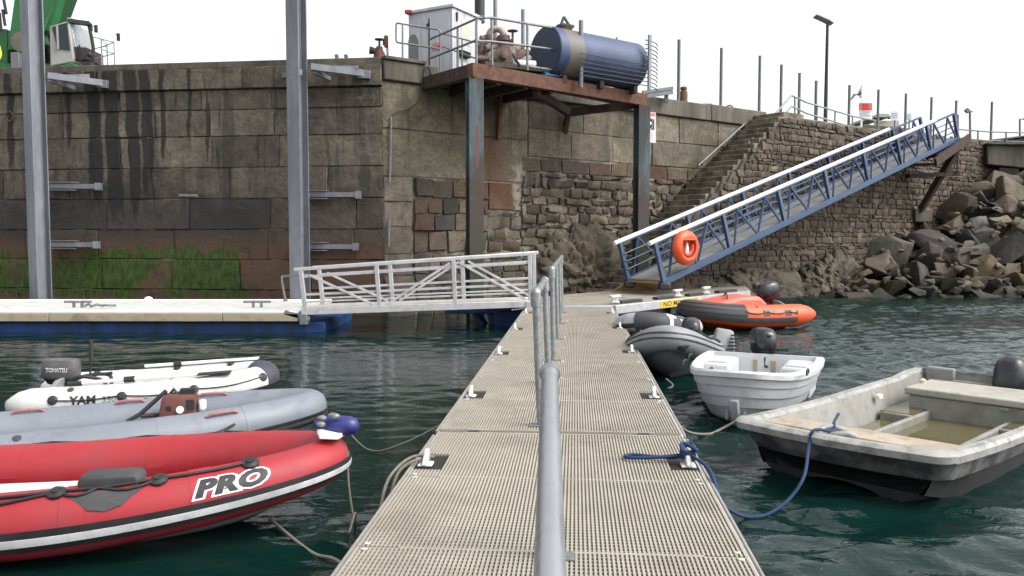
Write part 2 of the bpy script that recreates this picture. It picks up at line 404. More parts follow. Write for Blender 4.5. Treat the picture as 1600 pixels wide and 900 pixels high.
def stone(m, P, d, nrm, q, depth, tone, disp, rough=.02, rnd_=.03, res=.16, zoff=0):
    # q: four corners (t, z), counter-clockwise ; a block with rounded broken arrises standing proud of the mortar
    lx = max(abs(q[1][0]-q[0][0]), abs(q[2][0]-q[3][0])); lz = max(abs(q[3][1]-q[0][1]), abs(q[2][1]-q[1][1]))
    nx = max(3, min(16, int(lx/res)+2)); nz = max(3, min(8, int(lz/res)+2)); b = len(m.v); sd = q[0][0]*7.7+q[0][1]*3.1
    tx, tz = rr(-.02, .02)*rough*30, rr(-.02, .02)*rough*30
    def par(n):      # border rows sit close to the edge
        e = .12/(n) if n > 3 else .12
        return [0] + [e + (1-2*e)*k/(n-2) for k in range(n-1)] + [1]
    us, ws = par(nx), par(nz)
    for w in ws:
        for x in us:
            a = (1-w)*((1-x)*q[0][0]+x*q[1][0]) + w*((1-x)*q[3][0]+x*q[2][0]); z = (1-w)*((1-x)*q[0][1]+x*q[1][1]) + w*((1-x)*q[3][1]+x*q[2][1])
            edge = x in (0, 1) or w in (0, 1)
            nn_ = noise.fractal(V(a*3.1, z*3.1, sd), 1, 2, 3)
            if edge:
                a += .016*noise.noise(V(a*6, z*6, sd)); z += .012*noise.noise(V(a*6, z*6, sd+9))
            h = disp(a, z) + depth + rough*nn_ + (x-.5)*tx + (w-.5)*tz - (rnd_ if edge else 0)
            m.v.append(P + d*a + V(0, 0, z) + nrm*h); m.uv.append((a, z)); m.col.append(tone)
    NX, NZ = len(us), len(ws)
    for j in range(NZ-1):
        for i in range(NX-1): k = b+j*NX+i; m.f.append([k, k+1, k+NX+1, k+NX])
    ring = [j*0+i for i in range(NX)] + [j*NX+NX-1 for j in range(1, NZ)] + [(NZ-1)*NX+i for i in range(NX-2, -1, -1)] + [j*NX for j in range(NZ-2, 0, -1)]
    b2 = len(m.v)
    for k in ring: m.v.append(m.v[b+k] - nrm*(.09+rnd_)); m.uv.append(m.uv[b+k]); m.col.append(tone)
    n = len(ring)
    for k in range(n): l = (k+1) % n; m.f.append([b+ring[l], b+ring[k], b2+k, b2+l])
rs_ = random.Random(77)
def rr(a, b): return rs_.uniform(a, b)
def tone(pal, k=.25):
    c = rs_.choice(pal); f = rr(1-k, 1+k); return tuple(max(.008, x*f) for x in c)
def courses(m, P, d, nrm, t0, t1, rows, wid, pal, disp, gap=.016, depth=.0, jit=.0, rough=.015, keep=None, rnd_=.02, k=.25, dj=.012):
    for z0, z1 in rows:
        x = t0 - rr(0, .5)*wid[1]*0
        while x < t1-.05:
            w = rr(*wid); x1 = min(t1, x+w)
            if t1-x1 < wid[0]*.4: x1 = t1
            if keep is None or keep((x+x1)/2, (z0+z1)/2):
                g = gap*rr(.6, 1.6)/2; J = lambda: rr(-jit, jit)
                q = [(x+g+J(), z0+g+J()), (x1-g+J(), z0+g+J()), (x1-g+J(), z1-g+J()), (x+g+J(), z1-g+J())]
                stone(m, P, d, nrm, q, depth+rr(-dj, dj), tone(pal, k), disp, rough, rnd_)
            x = x1
def rowz(z0, z1, a, b):
    out = []; z = z0
    while z < z1-.02:
        h = min(rr(a, b), z1-z)
        if z1-z-h < a*.5: h = z1-z
        out.append((z, z+h)); z += h
    return out
def dl(tt, z): return .03*noise.fractal(V(tt*.5, z*.5, 0), 1, 2, 3)
def dr(tt, z):
    low = min(1, max(0, (3.9-z)*.8))
    return .04*noise.fractal(V(tt*.7, z*.7, 5), 1, 2, 3) + low*.1*noise.noise(V(tt*.8, z*.8, 9)) + max(0, 1.5-z)*.14
def do(tt, z): return .08*noise.fractal(V(tt*.6, z*.6, 2), 1, 2, 3) + max(0, 2.4-z)*.12*(1+.5*noise.noise(V(tt*.7, z, 0)))*min(1, max(.2, (tt-9)/8))
M_WL, M_WR, M_WO = wall_mat('quay_stone', 'left'), wall_mat('mixed_masonry', 'right'), wall_mat('rubble_masonry', 'rubble')
M_MOL = mortar_mat('old_joint_mortar', (.012, .01, .009), (.2, .175, .14), .48, .6)
M_MOR = mortar_mat('pale_rubble_mortar', (.03, .025, .02), (.2, .175, .135), .38, .6)
M_MOO = mortar_mat('dark_rubble_mortar', (.045, .037, .029), (.11, .094, .07), .35, .6)
M_CONC = mat('weathered_concrete', (.125, .112, .086), .85, var=.3, sc=1.5, dirt=(.045, .038, .03), dsc=1.8, damt=.65, bump=.015, bsc=25, streak=True)
M_CONCD = mat('dark_concrete', (.075, .066, .054), .85, var=.35, sc=1.2, dirt=(.025, .022, .018), dsc=2.2, damt=.8, bump=.015, bsc=25, streak=True)
M_ASPH = mat('quay_concrete', (.18, .17, .15), .9, bump=.005)
PAL_L = [(0.1234,0.1033,0.0808), (0.1542,0.1307,0.1022), (0.1008,0.0848,0.0678), (0.1337,0.1111,0.0873), (0.0823,0.0692,0.0557)]
PAL_C = [(0.1697,0.1443,0.1096), (0.1439,0.1219,0.0910), (0.1182,0.1004,0.0743)]
PAL_B = [(.085,.066,.046), (.06,.046,.036), (.11,.09,.062), (.075,.05,.034), (.05,.044,.04)]
PAL_R = [(0.0823,0.0644,0.0464), (0.0566,0.0458,0.0372), (0.1080,0.0858,0.0613), (0.0720,0.0536,0.0418), (0.0463,0.0390,0.0343), (0.1234,0.1024,0.0789)]
PAL_O = [(0.1028,0.0809,0.0576), (0.0843,0.0653,0.0474), (0.1234,0.0975,0.0687), (0.0925,0.0692,0.0511), (0.0720,0.0575,0.0436)]
PAL_RED = [(.11,.052,.034), (.085,.05,.036), (.1,.075,.05), (.06,.045,.04)]
ql = thing('quay_wall', 'tall dressed stone quay wall with green weed along its foot, left of the concrete corner', 'wall', A + Ld*-8)
wall_grid(A, Ld, Ln, -24, 0, -1.2, lambda t_: 5.8, lambda a, z: dl(a, z)-.035, .3).build('mortar', M_MOL, ql)
m = MB(); courses(m, A, Ld, Ln, -24, 0, [(-.95,-.16), (-.16,.63), (.63,1.42), (1.42,2.2), (2.2,3.0), (3.0,3.8), (3.8,4.6), (4.6,5.28), (5.28,5.79)], (1.5, 2.7), PAL_L, dl, .016, 0, .008, .018, k=.16)
m.build('masonry', M_WL, ql, smooth=38)
m = MB(); courses(m, A, Ld, Ln, -24, 0, [(5.8, 6.335)], (3.0, 4.2), PAL_C, dl, .012, .1, .003, .01); m.build('coping_stone', M_WL, ql, smooth=38)
m = MB(); m.slab([A+Ld*-24+Ln*.05, A+Ld*-.02+Ln*.05, A+Ld*-.02-Ln*2.4, A+Ld*-24-Ln*2.4], 5.81, 6.325); m.build('coping_core', M_CONCD, ql)
m = MB(); m.slab([A+Ld*-24+Ln*.0, A+Ld*-.02+Ln*.0, A+Ld*-.02-Ln*1.2, A+Ld*-24-Ln*1.2], 6.344, 6.51); m.build('kerb', M_CONC, ql, bevel=.015)
ql['kind'] = 'thing'
qr = thing('quay_wall', 'quay wall of concrete blocks above red brown rubble, behind the rusty tank platform', 'wall', A + Wd*7)
wall_grid(A, Wd, Wn, .0, 15.6, -1.2, lambda t_: 5.94, lambda a, z: dr(a, z)-.03, .26).build('mortar', M_MOR, qr)
m = MB()
courses(m, A, Wd, Wn, .0, 4.6, [(3.55, 4.75), (4.75, 5.93)], (4.6, 4.7), [(.15,.13,.092)], dr, .01, .0, .0, .02, k=.05)          # plain concrete repair at the corner
courses(m, A, Wd, Wn, 4.62, 15.6, [(4.3, 5.1), (5.1, 5.93)], (1.5, 2.3), PAL_C, dr, .016, .0, .008, .014)
courses(m, A, Wd, Wn, 4.4, 15.6, [(3.88, 4.28)], (.6, 1.15), PAL_RED+PAL_B, dr, .03, .0, .02, .02)
courses(m, A, Wd, Wn, .0, .85, rowz(-.9, 3.53, .5, .8), (.84, .86), PAL_L, dr, .02, .0, .01, .015)
courses(m, A, Wd, Wn, .87, 3.2, rowz(1.6, 3.53, .3, .6), (.4, .95), PAL_B+PAL_B+PAL_R+PAL_RED[1:2], dr, .045, .05, .045, .04, dj=.04)
courses(m, A, Wd, Wn, .87, 4.38, rowz(-.9, 1.58, .18, .36), (.24, .6), PAL_B+PAL_B+PAL_RED[1:3], dr, .04, .02, .03, .03, dj=.03)
courses(m, A, Wd, Wn, 3.22, 4.38, [(2.75, 3.53)], (1.15, 1.2), [(.12,.06,.034)], dr, .03, .02, .02, .03)
courses(m, A, Wd, Wn, 3.22, 4.38, rowz(1.6, 2.73, .25, .42), (.3, .6), PAL_B, dr, .04, .0, .035, .03, dj=.03)
courses(m, A, Wd, Wn, 4.4, 15.6, rowz(-.9, 3.86, .12, .34), (.16, .6), PAL_R+PAL_B[:3], dr, .045, .03, .05, .05, dj=.045, k=.35)
m.build('masonry', M_WR, qr, smooth=38)
for a, b, top in ((.0, 1.6, 6.44), (1.62, 4.9, 6.3), (4.92, 9.3, 6.46), (9.32, 12.4, 6.47), (12.42, 15.4, 6.5)):
    m = MB(); m.slab([A+Wd*a+Wn*.1, A+Wd*b+Wn*.1, A+Wd*b-Wn*2.0, A+Wd*a-Wn*2.0], 5.945, top); m.build('coping_stone', M_CONC, qr, bevel=.03)
m = MB(); m.slab([A+Wd*-.0+Wn*.16, A+Wd*1.2+Wn*.16, A+Wd*1.2-Wn*1, A+Ld*-.0-Wn*1], 6.444, 6.53); m.build('kerb', M_CONC, qr, bevel=.015)
qr['kind'] = 'thing'
def ztop_o(t_):
    k = .38 + .75*(t_-7.0); k = round(k/.38)*.38 + .05*noise.noise(V(t_*5, 0, 0))
    return max(.0, min(6.12 + .18*noise.noise(V(t_*1.3, 4, 0)) + .02*max(0, t_-20), k))
qo = thing('rubble_wall', 'long rubble stone wall climbing from the steps to under the top of the blue gangway', 'wall', A2 + Wd*20)
wall_grid(A2, Wd, Wn, 6.4, 40, -1.2, lambda t_: ztop_o(t_)-.03, lambda a, z: do(a, z)-.03, .26, back=.5).build('mortar', M_MOO, qo)
m = MB(); courses(m, A2, Wd, Wn, 6.5, 36, rowz(-.7, 6.3, .09, .26), (.12, .5), PAL_O, do, .022, .025, .035, .03, keep=lambda a, z: z < ztop_o(a)-.08, dj=.02, k=.2)
m.build('masonry', M_WO, qo, smooth=38); qo['kind'] = 'thing'
# steps
st = thing('stone_staircase', 'worn stone steps climbing the quay between the block wall and the rubble wall', 'stairs', A + Wd*7 + Wn*.8)
prof = []; N = 31; t0, z0 = 6.7, .28; dt, dz = (14.9-6.7)/N, (6.3-.28)/N
for i in range(N): prof += [(t0+i*dt, z0+i*dz), (t0+i*dt, z0+(i+1)*dz + .015*rnd.uniform(-1, 1))]
prof += [(t0+N*dt+.9, z0+N*dz), (t0+N*dt+.9, -1.2), (t0, -1.2)]
m = MB(); m.prism([A + Wd*a + Wn*.06 + V(0, 0, z) for a, z in prof], Wn*1.3)
m.build('steps', mat('worn_step_stone', (.2, .172, .128), .85, var=.4, sc=2.5, dirt=(.04, .034, .027), dsc=2.2, damt=.7, bump=.02, bsc=12), st, bevel=.02)
# quay surface
m = MB()
poly = [A+Ld*-24-Ln*.6, A-Ln*.6+Ld*-.6, A-Wn*.6+Wd*.8, A+Wd*15.5-Wn*.5, A2+Wd*15.2-Wn*.4, A2+Wd*40-Wn*.4, V(60, 120, 0), V(-60, 120, 0)]
m.slab(poly, 6.0, 6.22); tag(m.build('quay_ground', M_ASPH), kind='structure')
# ------------------------------------------------------------------ common materials
M_GALV = mat('galvanised_steel', (.2, .205, .21), .5, .35, var=.16, sc=5, dirt=(.13, .13, .13), dsc=9, damt=.5)
M_GALVR = mat('galvanised_rail', (.29, .305, .315), .38, .55, var=.22, sc=14, dirt=(.17, .17, .17), dsc=18, damt=.45)
M_GALVP = mat('galvanised_pile', (.2, .212, .235), .5, .3, var=.15, sc=2.2, dirt=(.13, .137, .152), dsc=2.5, damt=.6, streak=True)
M_ALU = mat('bare_aluminium', (.48, .475, .49), .42, .35, var=.1, sc=4, dirt=(.33, .32, .32), dsc=5, damt=.35)
M_BLUEF = mat('blue_float_paint', (.012, .055, .2), .5, var=.25, sc=2, dirt=(.01, .025, .06), dsc=2.5, damt=.6, streak=True)
M_WHITE = mat('white_plastic', (.72, .72, .7), .4, var=.05)
M_DECKW = mat('pale_pontoon_deck', (.55, .55, .53), .6, var=.08, sc=3, dirt=(.36, .35, .32), dsc=3, damt=.4)
M_TIMB = mat('weathered_timber', (.34, .29, .205), .75, var=.15, sc=2, dirt=(.16, .13, .1), dsc=2, damt=.4)
M_BLACK = mat('black_rubber', (.02, .02, .022), .55, var=.3, sc=8)
M_DARK = mat('dark_recess', (.012, .011, .01), .95)
M_GRP = mat('beige_grating', (.325, .297, .245), .7, var=.12, sc=1.3, dirt=(.235, .21, .17), dsc=1.2, damt=.4)
M_GRPD = mat('grating_floor', (.14, .125, .1), .9, var=.2, sc=3)
M_RUST = mat('rusty_steel', (.075, .035, .024), .85, var=.4, sc=4, dirt=(.16, .065, .03), dsc=6, damt=.55, bump=.004, bsc=40)
M_RUSTD = mat('dark_rusty_steel', (.035, .022, .019), .85, var=.4, sc=4, dirt=(.09, .04, .025), dsc=6, damt=.4, bump=.004, bsc=40)
M_ROPEB = mat('blue_rope', (.008, .03, .088), .8, var=.3, sc=60, bump=.004, bsc=160)
M_ROPEG = mat('grey_rope', (.17, .155, .13), .85, var=.3, sc=60, bump=.004, bsc=160)
M_CLEAT = mat('white_cleat', (.56, .56, .54), .45, var=.12, sc=12, dirt=(.3, .28, .24), dsc=14, damt=.35)
M_TUBE = mat('smooth_galvanised_tube', (.3, .315, .335), .33, .5, var=.06, sc=3, dirt=(.24, .25, .26), dsc=4, damt=.4, streak=True)

# ------------------------------------------------------------------ walkway pontoons (dock frame: a across, s along)
PSI = math.atan(99/1312.3); D = V(math.sin(PSI), math.cos(PSI), 0); Rt = V(math.cos(PSI), -math.sin(PSI), 0)
DK = Matrix(((Rt.x, D.x, 0, 0), (Rt.y, D.y, 0, 0), (0, 0, 1, 0), (0, 0, 0, 1)))
ZD = .45; AL, AR = -1.084, .843
def dk(a, s, z): return Rt*a + D*s + V(0, 0, z)
CL_L, CL_R = [2.5, 5.62, 8.1, 11.1, 14.1, 17.2], [2.6, 5.72, 8.18, 11.4, 14.4, 17.3]
def in_notch(a, s):
    for lst, sg in ((CL_L, -1), (CL_R, 1)):
        for c in lst:
            if abs(s-c) < .2 and ((sg < 0 and a < AL+.21) or (sg > 0 and a > AR-.21)): return True
    return False
def pontoon(s0, s1, label):
    p = thing('walkway_pontoon', label, 'pontoon', dk(0, (s0+s1)/2, 0))
    g = MB(); pan = (s1-s0)/max(1, round((s1-s0)/1.27)); k = round((s1-s0)/pan); pitch = .0219
    na = int((AR-AL-.03)/pitch)
    for i in range(na+1):
        a = AL+.015+i*(AR-AL-.03)/na
        for j in range(k):
            b0, b1 = s0+j*pan+.006, s0+(j+1)*pan-.006
            segs = [(b0, b1)]
            for lst, sg in ((CL_L, -1), (CL_R, 1)):
                for c in lst:
                    if (sg < 0 and a < AL+.21) or (sg > 0 and a > AR-.21):
                        ns = []
                        for (x, y) in segs:
                            if c-.2 > x and c+.2 < y: ns += [(x, c-.2), (c+.2, y)]
                            elif c-.2 <= x < c+.2 < y: ns.append((c+.2, y))
                            elif x < c-.2 < y <= c+.2: ns.append((x, c-.2))
                            elif x >= c-.2 and y <= c+.2: pass
                            else: ns.append((x, y))
                        segs = ns
            for (x, y) in segs: g.box((a, (x+y)/2, ZD-.009), (.0115, y-x, .018), M=DK)
    nc = int((s1-s0)/.0435)
    for i in range(nc+1):
        s = s0+.008+i*(s1-s0-.016)/nc
        a0, a1 = AL+.01, AR-.01
        if in_notch(AL+.05, s): a0 = AL+.215
        if in_notch(AR-.05, s): a1 = AR-.215
        g.box(((a0+a1)/2, s, ZD-.0145), (a1-a0, .013, .016), M=DK)
    for j in range(k+1):
        s = s0+.014 if j == 0 else (s1-.014 if j == k else s0+j*pan)
        g.box(((AL+AR)/2, s, ZD-.0085), (AR-AL-.44, .02, .0175), M=DK)
    g.build('grating', M_GRP, p)
    f = MB(); f.box(((AL+AR)/2, (s0+s1)/2, ZD-.034), (AR-AL-.06, s1-s0-.02, .02), M=DK); f.build('support_floor', M_GRPD, p)
    f = MB()
    for a in (AL+.012, AR-.012): f.box((a, (s0+s1)/2, ZD-.125), (.05, s1-s0-.03, .21), M=DK)
    for s in (s0+.045, s1-.045): f.box(((AL+AR)/2, s, ZD-.135), (AR-AL-.1, .06, .17), M=DK)
    f.build('frame', M_ALU, p, bevel=.006)
    f = MB(); n = max(1, round((s1-s0)/2.6))
    for i in range(n):
        a = (s1-s0)/n; f.box(((AL+AR)/2, s0+a*(i+.5), .1), (AR-AL-.14, a-.25, .42), M=DK)
    f.build('float', M_BLUEF, p, bevel=.05)
    r = MB()
    for a in (AL-.024, AR+.024):                       # white edge strip with bolt heads
        r.box((a, (s0+s1)/2, ZD-.05), (.02, s1-s0-.06, .07), M=DK)
    r.build('edge_strip', mat('chalky_edge_strip', (.3, .29, .27), .6, var=.25, sc=4, dirt=(.22, .19, .15), dsc=4, damt=.55), p, bevel=.008)
    for j in range(1, k):
        s = s0+j*pan
        for a in (AL+.055, -.16, AR-.055):
            if in_notch(a, s): continue
            for q in (-.04, .035):
                c = MB(); c.box((a+rnd.uniform(-.012, .012), s+q+rnd.uniform(-.008, .008), ZD+.003), (.03, .018, .008), M=DK, rz=rnd.uniform(-.2, .2)); c.build('panel_clip', M_CLEAT, p, bevel=.003)
    for lst, sg, ed in ((CL_L, -1, AL), (CL_R, 1, AR)):
        for c in lst:
            if not (s0 < c < s1): continue
            m = MB(); a = ed - sg*.105
            m.box((a, c, ZD-.019), (.2, .38, .006), M=DK); m.build('cleat_well_shade', M_DARK, p)  # shallow plate in near-black, painting in the shade of a deep well
            m = MB()
            hx = a - sg*(-.0)
            m.box((a+sg*.03, c-.05, ZD-.005), (.1, .11, .016), M=DK)
            pr = [(-.075, 0), (.05, 0), (.05, .035), (.062, .078), (.048, .09), (-.01, .05)]
            m.prism([DK @ V(a+sg*.03-.018, c-.05+x, ZD+.002+z) for x, z in pr], DK.to_3x3() @ V(.036, 0, 0))
            m.build('cleat', M_CLEAT, p, bevel=.008)
    return p
pontoon(-2.2, 6.505, 'nearest beige grating walkway pontoon, with the thick handrail tube over it')
pontoon(6.585, 17.98, 'farther beige grating walkway pontoon, running up to the foot of the white aluminium gangway')
for a, l_ in ((AL+.28, 'left'), (AR-.3, 'right')):
    m = MB(); m.box((a, 6.55, ZD-.03), (.1, .13, .05), M=DK)
    tag(m.build('section_hinge', M_BLACK, bevel=.01), 'black rubber hinge pad in the joint between the walkway pontoons, on its %s side' % l_, 'hinge', 'hinge pads in the walkway joint')

# handrail hoops
def foot(m, p): m.lathe(p, (0,0,1), [(.06, 0), (.06, .012), (.04, .016), (.04, .05)], 16)
def hoop(label, ss, base, top, hz, r=.034, group='tubular handrail hoops along the walkway'):
    t = thing('handrail', label, 'handrail', dk(base, ss[0], ZD), group=group)
    zt = ZD+hz
    p0, p1 = dk(top, ss[0], zt), dk(top, ss[-1], zt)
    m = MB(); m.tube([p0 - D*.0, p1 + D*.0], r, 16); m.build('top_rail', M_GALVR, t, smooth=40)
    for i, s in enumerate(ss):
        m = MB(); m.tube([dk(base, s, ZD), dk(top, s, zt-.0)], r*.94, 14); po = m.build('post', M_GALVR, t, smooth=40)
        m = MB(); m.box(dk(base, s, ZD+.006), (.19, .1, .012), rz=-PSI); m.build('base_plate', M_GALV, po, bevel=.003)
        if i in (0, len(ss)-1):
            m = MB(); m.ball(dk(top, s, zt), r*1.3, 16, 10); m.tube([dk(top, s, zt), dk(top+(base-top)*.09, s, zt-.11)], r*1.28, 16); m.build('elbow_fitting', M_GALVR, po, smooth=40)
    return t
hoop('two post galvanised handrail hoop just beyond the joint of the walkway', (6.77, 8.8), -.275, -.317, 1.085)
hoop('long four post galvanised handrail hoop at the far end of the walkway', (10.44, 12.7, 15.0, 17.2), -.262, -.29, 1.14)
t = thing('handrail', 'thick galvanised handrail tube nearest of all, running out of the bottom of the picture', 'handrail', dk(-.06, 3.95, ZD), group='tubular handrail hoops along the walkway')
pa, pb = dk(-.118, 3.95, ZD+.888), dk(.04, -1.2, ZD+.488)
m = MB(); m.tube([pa, pb], .0395, 28); m.build('top_rail', M_TUBE, t, smooth=40)
m = MB(); dd = (pb-pa).normalized(); m.lathe(pa-dd*.035, dd, [(.03, 0), (.045, .004), (.05, .012), (.05, .05), (.04, .054)], 28); m.build('elbow_fitting', M_GALVR, t, smooth=40)
m = MB(); m.tube([pa+V(0,0,-.0), dk(-.072, 3.95, ZD)], .034, 18); m.build('post', M_GALVR, t, smooth=40)
m = MB(); m.tube([pb+V(0,0,.0), dk(.05, -1.2, ZD)], .034, 18); m.build('post', M_GALVR, t, smooth=40)
m = MB(); m.box(dk(-.072, 3.95, ZD+.006), (.15, .1, .012), rz=-PSI); m.build('base_plate', M_GALV, t, bevel=.003)

# ------------------------------------------------------------------ left pontoon
yF, yB, xR = 17.4, 20.55, -4.42
t = thing('berth_pontoon', 'long white decked pontoon with timber edge and blue float under the quay wall', 'pontoon', (-9, 19, 0))
m = MB(); m.box(((-24+xR)/2, (yF+yB)/2+.03, .42), (24+xR, yB-yF-.1, .05)); m.build('deck', M_DECKW, t, bevel=.01)
m = MB(); m.box(((-24+xR)/2, yF+.0, .445), (24+xR, .16, .05)); m.box(((-24+xR)/2, yB-.05, .455), (24+xR, .12, .05)); m.build('lip', M_WHITE, t, bevel=.012)
m = MB()
x = -24
while x < xR-.1:
    x2 = min(xR, x+3.6); m.box(((x+x2)/2-.005, yF-.02, .335), (x2-x-.012, .14, .165)); x = x2
m.build('timber_fender', M_TIMB, t, bevel=.012)
m = MB(); m.box(((-24+xR+.5)/2, (yF+yB)/2+.06, .09), (24+xR+.5, yB-yF-.18, .3)); m.build('float', M_BLUEF, t, bevel=.05)
m = MB(); m.box((xR-.05, yF+.1, .36), (.3, .3, .16)); m.box((xR+.1, yF+.05, .3), (.16, .36, .22)); m.beam((xR-.3, yF-.05, .44), (xR+.22, yF-.05, .3), .08, .1); m.build('end_bracket', M_GALV, t, bevel=.01)
def cleat_bar(p, dirv, par):
    m = MB(); p = Vector(p); dirv = Vector(dirv)
    for k in (-.09, .09): m.beam(p+dirv*k, p+dirv*k+V(0, 0, .12), .05, .05)
    m.tube([p-dirv*.3+V(0,0,.13), p+dirv*.3+V(0,0,.13)], .028, 8); return m.build('cleat', M_GALV, par, smooth=40)
for px in (122, 402): cleat_bar(atz(px, 480.5, .445), (1, 0, 0), t)
m = MB(); p = atz(130, 481, .46); m.tube([p+V(.1*i, .05*math.sin(i*2.1), .03+.05*math.sin(i*1.7)**2) for i in range(8)], .03, 6)
tag(m.build('chain', M_GALV, smooth=60), 'short heap of grey chain lying beside a cleat on the white pontoon', 'chain')
m = MB(); p = atz(232, 469.5, .45); m.ball(p+V(0,0,.04), (.1,.1,.06)); tag(m.build('deck_bollard', M_WHITE, smooth=60), 'small white domed bollard on the back edge of the white pontoon', 'bollard')
t = thing('end_handrail', 'thin bent tube handrail at the right hand end of the white pontoon', 'handrail', aty(445, 470, 18.4))
m = MB(); m.tube(spline([aty(446, 470, 18.3), aty(441.5, 445, 18.3), aty(440.5, 434, 18.3), aty(445, 431.5, 18.3), aty(470, 430, 18.0), aty(482, 429.5, 18.0)], 6), .026, 10); m.build('rail_tube', M_GALV, t, smooth=50)
m = MB(); foot(m, aty(446, 470.5, 18.3)); m.build('base_plate', M_GALV, t)

# ------------------------------------------------------------------ guide piles
def hpile(label, p, zt, rz, px_br, w=.4):
    t = thing('guide_pile', label, 'pile', (p.x, p.y, -1))
    h, f, wb = w/2, .03, .03
    prof = [(-h,-h),(h,-h),(h,-h+f),(wb/2,-h+f),(wb/2,h-f),(h,h-f),(h,h),(-h,h),(-h,h-f),(-wb/2,h-f),(-wb/2,-h+f),(-h,-h+f)]
    Mz = Matrix.Translation(V(p.x, p.y, 0)) @ Matrix.Rotation(rz, 4, 'Z')
    m = MB(); m.prism([Mz @ V(a, b, -1.2) for a, b in prof], (0, 0, zt+1.2)); m.build('column', M_GALVP, t, bevel=.006)
    m = MB(); 
    for z in (.0, 3.0, 5.4): m.prism([Mz @ V(a, b, z) for a, b in ((-h+.01,-h+f+.002),(-wb/2-.002,-h+f+.002),(-wb/2-.002,h-f-.002),(-h+.01,h-f-.002))], (0, 0, .015))
    m.build('stiffener', M_GALVP, t)
    return t, Mz
def wallpt(px, py, off): 
    # point in front of the left wall face
    d = ray(px, py); k = (A + Ln*off); n = Ln
    s = (k - V(0,0,CZ)).dot(n)/d.dot(n); return V(0,0,CZ) + d*s
def bracket(t, xl, xr, y, top=False):
    if not top:
        a, b = wallpt(xl, y, .16), wallpt(xr, y+.6, .16)
        m = MB(); m.beam(a, b, .14, .12); m.beam(a+V(0,0,.1), a+(b-a)*.55+V(0,0,.1), .2, .022); m.beam(a-V(0,0,.1), a+(b-a)*.55-V(0,0,.1), .2, .022)
        m.build('wall_bracket', M_GALVP, t, bevel=.006)
        m = MB(); m.beam(b-V(.12, 0, 0), b+V(.02, 0, 0), .18, .19); m.build('end_plate', M_GALVP, t, bevel=.006)
t, Mz = hpile('galvanised steel guide pile rising in front of the green weed, left of the other', V(-12.02, 21.35, 0), 9.6, R(-32), None, .38)
bracket(t, 76, 157, 291); bracket(t, 80, 154, 382)
m = MB(); a = aty(74, 118, 21.4); b = wallpt(168, 131, .14); m.beam(a, b, .1, .16); m.beam(a+V(0,.25,0), wallpt(140, 119, .3)+V(0,.0,-.0), .08, .1); m.beam(aty(74, 124, 21.4), wallpt(116, 138, .14), .09, .1)
m.build('wall_bracket', M_GALVP, t, bevel=.006); m = MB(); m.beam(b-V(.25,0,-.0), b+V(.02, 0, -.02), .2, .2); m.build('end_plate', M_GALVP, t, bevel=.006)
t, Mz = hpile('galvanised steel guide pile standing behind the left end of the white gangway', V(-5.25, 20.75, 0), 9.6, R(-22), None, .36)
bracket(t, 452, 563, 304); bracket(t, 456, 559, 385)
m = MB(); a = aty(485, 104, 20.7); b = wallpt(578, 116, .14); m.beam(a, b, .1, .16); m.beam(a+V(0,.2,0), wallpt(560, 106, .3), .08, .1); m.beam(aty(489, 112, 20.75), wallpt(515, 123, .14), .09, .1); m.beam(aty(470, 113, 20.7), wallpt(443, 118, .14), .09, .14)
m.build('wall_bracket', M_GALVP, t, bevel=.006); m = MB(); m.beam(b-V(.3,0,-.0), b+V(.02, 0, -.02), .2, .2); m.build('end_plate', M_GALVP, t, bevel=.006)

# ------------------------------------------------------------------ white aluminium gangway
gL0, gR0, gL1, gR1 = aty(471, 491, 17.32), aty(834, 479.5, 17.95), aty(463, 421, 17.32), aty(833, 396, 17.95)
off = V(.12, 1.12, 0)
t = thing('white_gangway', 'low white aluminium gangway with open lattice sides from the pontoon to the walkway', 'gangway', gL0)
def gp(u, v, side): 
    a = gL0.lerp(gR0, u); b = gL1.lerp(gR1, u); return a.lerp(b, v) + off*side
for side in (0, 1):
    m = MB(); m.beam(gp(-.01, 1, side), gp(1.005, 1, side), .09, .075); m.build('top_rail', M_ALU, t, bevel=.01)
    m = MB(); m.beam(gp(0, .06, side), gp(1, .06, side), .08, .15); m.build('bottom_chord', M_ALU, t, bevel=.01)
    for k, sz in ((.83, .05), (.43 if side == 0 else .5, .05), (.27, .035)):
        m = MB(); m.beam(gp(.01, k, side)+V(0,.015,0), gp(.99, k, side)+V(0,.015,0), .03, sz); m.build('mid_rail', M_ALU, t, bevel=.004)
    for u in (.018, .33, .655, .985):
        m = MB(); m.beam(gp(u, .1, side), gp(u, .97, side), .085, .085, up=(0,1,0)); m.build('post', M_ALU, t, bevel=.008)
    for (u0, v0), (u1, v1) in (((.05, .86), (.31, .14)), ((.36, .14), (.64, .92)), ((.68, .92), (.965, .14))):
        m = MB(); m.beam(gp(u0, v0, side), gp(u1, v1, side), .05, .05); m.build('diagonal_brace', M_ALU, t, bevel=.004)
m = MB(); m.prism([gp(0, .09, .04), gp(1, .09, .04), gp(1, .09, .96), gp(0, .09, .96)], (0, 0, .03)); m.build('tread_plate', mat('gangway_deck', (.38, .36, .31), .75, var=.15), t)
m = MB(); m.prism([gp(.9, -.06, .0), gp(1.015, -.02, .0), gp(1.015, -.02, 1), gp(.9, -.06, 1)], (0, 0, .03)); m.box(gp(.985, .02, .0), (.2, .16, .2)); m.build('landing_skid', M_ALU, t, bevel=.008)

